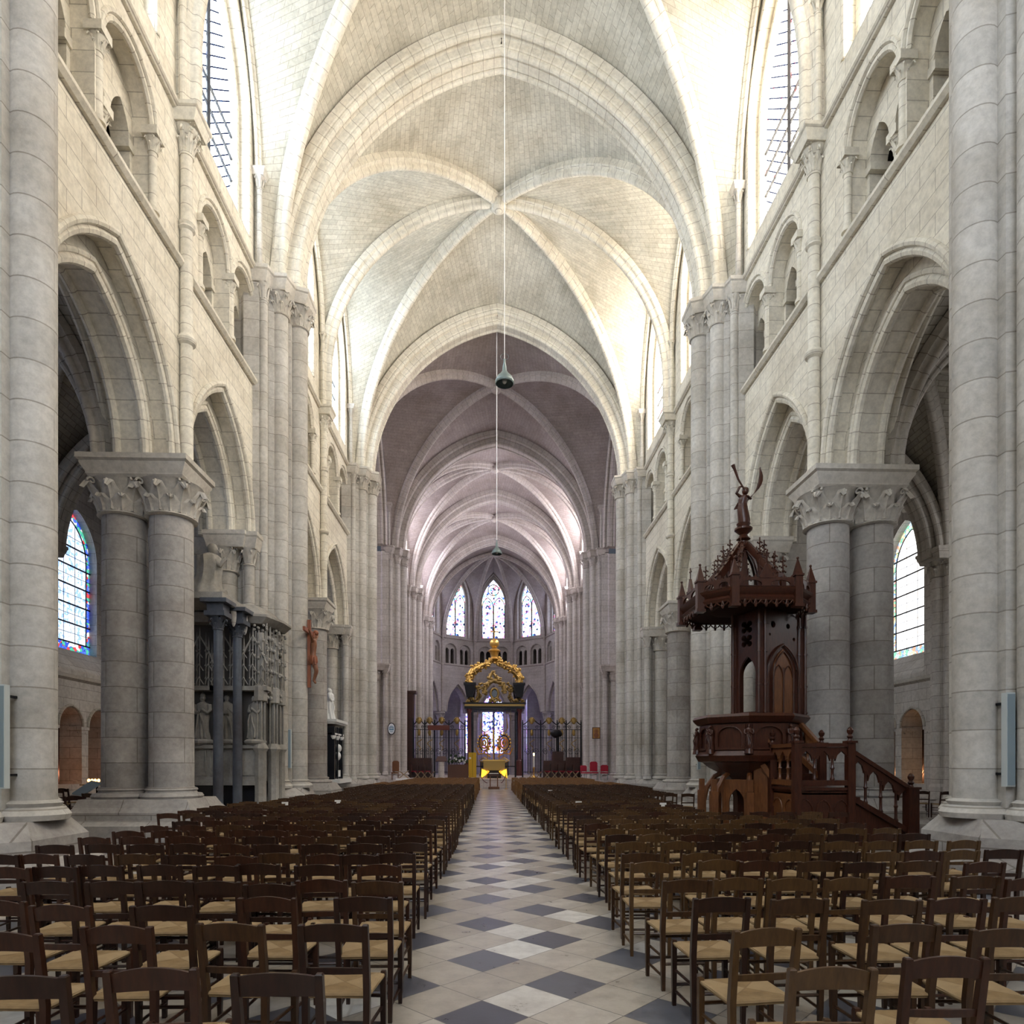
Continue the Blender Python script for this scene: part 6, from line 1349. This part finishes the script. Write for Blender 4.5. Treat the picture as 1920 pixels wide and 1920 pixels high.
# tall wooden stall end by the left pier
x0 = at(764, 51.1).x; cb_ = empty('choir_cabinet', (x0 + .3, 51.5, PZ), 'tall dark reddish wooden stall end rising beside the left choir pier', 'cabinet'); bx(x0, x0 + .55, 51.1, 52.0, PZ, 7.2).build('cabinet_body', M['oak'], cb_, 0); bx(x0 - .05, x0 + .7, 51.05, 52.05, 7.2, 7.4).build('cornice', M['oak'], cb_, 0)
for k in range(3): bx(x0 + .08, x0 + .47, 51.06, 51.1, 1.0 + k * 2.1, 2.9 + k * 2.1).build('panel', M['oak2'] if 0 else M['oak'], cb_, 0)
# tall pulpit-like dark throne and ornament on the right
p = at(1046, 50); th = empty('carved_throne', (p.x, p.y, PZ), 'dark carved wooden throne behind the right choir screen', 'throne')
bx(p.x - .45, p.x + .45, 49.9, 50.4, PZ, 2.6).build('throne_back', M['oak'], th, 0); m = MB(); m.tube([(p.x, 50.1, 2.6), (p.x, 50.1, 3.9)], .12, 8); m.sphere((p.x - .1, 50.1, 4.0), .42, 10, 8, (1.1, .6, .8)); m.build('carved_top', M['black'], th, 50)
# a few white cards on chair backs
cd = mat('card_white', (.82, .80, .74), .6)
def scr(q): return 920 + F * (q[0] - CAMX) / (q[1] - .22), 1433 + (EYE - CH) * F / (q[1] - .22)
for px, py, nm in ((1027, 1484, 'small white card on a chair back beside the aisle, right block'), (1082, 1505, 'white card on a right block chair back a few seats from the aisle'), (1248, 1503, 'white card on a chair back in front of the right piers'), (545, 1500, 'white card on a chair back under the carved monument'), (640, 1500, 'white card on a chair back between monument and aisle')):
    q = min(vis, key=lambda v: (scr(v)[0] - px) ** 2 + 4 * (scr(v)[1] - py) ** 2); m = MB(); m.box(-.07, .07, -CD - .085, -CD - .07, .70, .80)
    o = tag(m.build('paper_card', cd, None, 0), nm, 'card', 'cards on chair backs'); o.location = (q[0], q[1], 0); o.rotation_euler = (0, 0, q[2])

# ---------------------------------------------------------------- things in the side aisles
def aisle_chair(px, yt, rot, lab, v=2, k=1.0):
    d = (EYE - CH * k) * F / (yt - 1433); p = at(px, d); e = empty('ladderback_chair', (p.x, p.y, 0), lab, 'chair', 'loose chairs in the side aisles'); e.rotation_euler = (0, 0, rot); e.scale = (k, k, k)
    for nm, me in ASSET[v]: o = bpy.data.objects.new(nm, me); COL.objects.link(o); o.parent = e
aisle_chair(112, 1480, .2, 'wooden chair at the far left aisle, partly behind the nearest pier', 1, 1.12); aisle_chair(128, 1478, -.1, 'wooden chair in the left aisle with its back to the wall arcade', 1, 1.12); aisle_chair(146, 1492, .3, 'wooden chair in the left aisle just in front of the music stand', 1, 1.12); aisle_chair(182, 1487, -.3, 'wooden chair in the left aisle beside the twin column base', 2, 1.12)
aisle_chair(1709, 1481, 2.6, 'wooden chair in the right aisle touching the pulpit newel post', 1); aisle_chair(1727, 1483, -.35, 'wooden chair in the right aisle between pulpit and pier', 1); aisle_chair(1764, 1484, .05, 'wooden chair in the right aisle close to the nearest right pier', 1)
p = at(160, 18.3); ms = empty('music_stand', (p.x, p.y, 0), 'black music stand tilted in the left aisle', 'stand')
b = MB(); b.bar((p.x - .05, p.y, .0), (p.x, p.y, .8), .04); b.build('pole', M['black'], ms, 0); b = MB(); b.hexa([(p.x - .25, p.y - .2, .78), (p.x + .05, p.y - .2, .72), (p.x + .3, p.y + .25, 1.05), (p.x, p.y + .25, 1.12), (p.x - .25, p.y - .18, .82), (p.x + .05, p.y - .18, .76), (p.x + .3, p.y + .27, 1.09), (p.x, p.y + .27, 1.16)]); b.build('desk', M['spk'], ms, 0)
M['flame'] = mat('votive_flame', (1, .6, .2), .5, emis=(1, .42, .10), es=7)
p = at(182, 21.5); vs = empty('votive_stand', (p.x, p.y, 0), 'metal stand of lit votive candles in the left aisle', 'stand')
MB().box(p.x - .45, p.x + .45, p.y - .2, p.y + .2, .92, .96).build('tray', mat('brass_tray', (.5, .35, .18), .3, .8), vs, 0); MB().cyl(p.x, p.y, 0, .92, .04, 10, .03).build('pole', M['black'], vs, 0)
for k, px in enumerate((166.5, 172.5, 178.5, 185)):
    q = at(px, 21.5); e = empty('votive_candle', (q.x, q.y, .96), 'small lit votive candle, %s from the left on the aisle stand' % NN[k], 'candle', 'votive candles')
    MB().cyl(q.x, q.y, .96, 1.04, .03, 8).build('wax', M['marble'], e); MB().sphere((q.x, q.y, 1.08), .045, 8, 6, (1, 1, 1.3)).build('flame', M['flame'], e)
p = at(1677, 21); e = empty('votive_candle', (p.x, p.y, 0), 'lit candle on a tall stand in the right aisle, above the pulpit stair rail', 'candle'); MB().cyl(p.x, p.y, 0, 1.1, .03, 8).build('stand', M['black'], e); MB().sphere((p.x, p.y, 1.16), .05, 8, 6).build('flame', M['flame'], e)
# wrought iron branches in the right-hand niche, lamps lighting the niches
for s, c0 in ((1, 23.45), (-1, 23.45)):
    for k in (-1, 0, 1):
        y = c0 + k * 1.55; x = s * (AX + 1.0)
        l = bpy.data.lights.new('niche_lamp', 'POINT'); l.energy = 8 if s < 0 else 11; l.color = (1, .42, .2) if s < 0 else (1, .55, .22); l.shadow_soft_size = .08; lo = bpy.data.objects.new('niche_lamp', l); COL.objects.link(lo); lo.location = (x + s * .35, y - .2, 1.3)
y = 23.3; x = AX + 1.2; m = MB()
for k in range(9):
    a = k * .35 - 1.4; m.tube([(x, y, .9 + k * .16), (x, y + .28 * sin(a * 2.2) , 1.2 + k * .16), (x, y + .5 * sin(a * 2.2), 1.5 + k * .15)], .012, 5)
m.tube([(x, y, .0), (x, y, 2.6)], .03, 6); simple('wrought_iron_branch', m, M['black'], 'black wrought iron branching candle holder in the right blind arcade', 'candle holder', None, 40)
EXPO = .68
# ---------------------------------------------------------------- camera, world, view
cam = bpy.data.cameras.new('camera'); co = bpy.data.objects.new('camera', cam); COL.objects.link(co)
co.location = (CAMX, 0, EYE); co.rotation_euler = (PI / 2, 0, -math.atan(40 / F))
cam.sensor_width = 36; cam.lens = 36 * F / 1920; cam.shift_y = (1433 - 960) / 1920; cam.clip_end = 300; cam.clip_start = .05
sc = bpy.context.scene; sc.camera = co
w = bpy.data.worlds.new('world'); sc.world = w; w.use_nodes = True; w.node_tree.nodes['Background'].inputs[0].default_value = (.7, .8, 1, 1); w.node_tree.nodes['Background'].inputs[1].default_value = .05
sc.view_settings.view_transform = 'Standard'; sc.view_settings.look = 'None'; sc.view_settings.gamma = 1; sc.view_settings.use_curve_mapping = False
sc.view_settings.exposure = EXPO
sc.cycles.use_adaptive_sampling = True; sc.cycles.adaptive_threshold = .05; sc.cycles.adaptive_min_samples = 12
sc.cycles.max_bounces = 6; sc.cycles.diffuse_bounces = 4; sc.cycles.glossy_bounces = 3; sc.cycles.sample_clamp_indirect = 6; sc.cycles.use_denoising = True
sc.cycles.caustics_reflective = False; sc.cycles.caustics_refractive = False
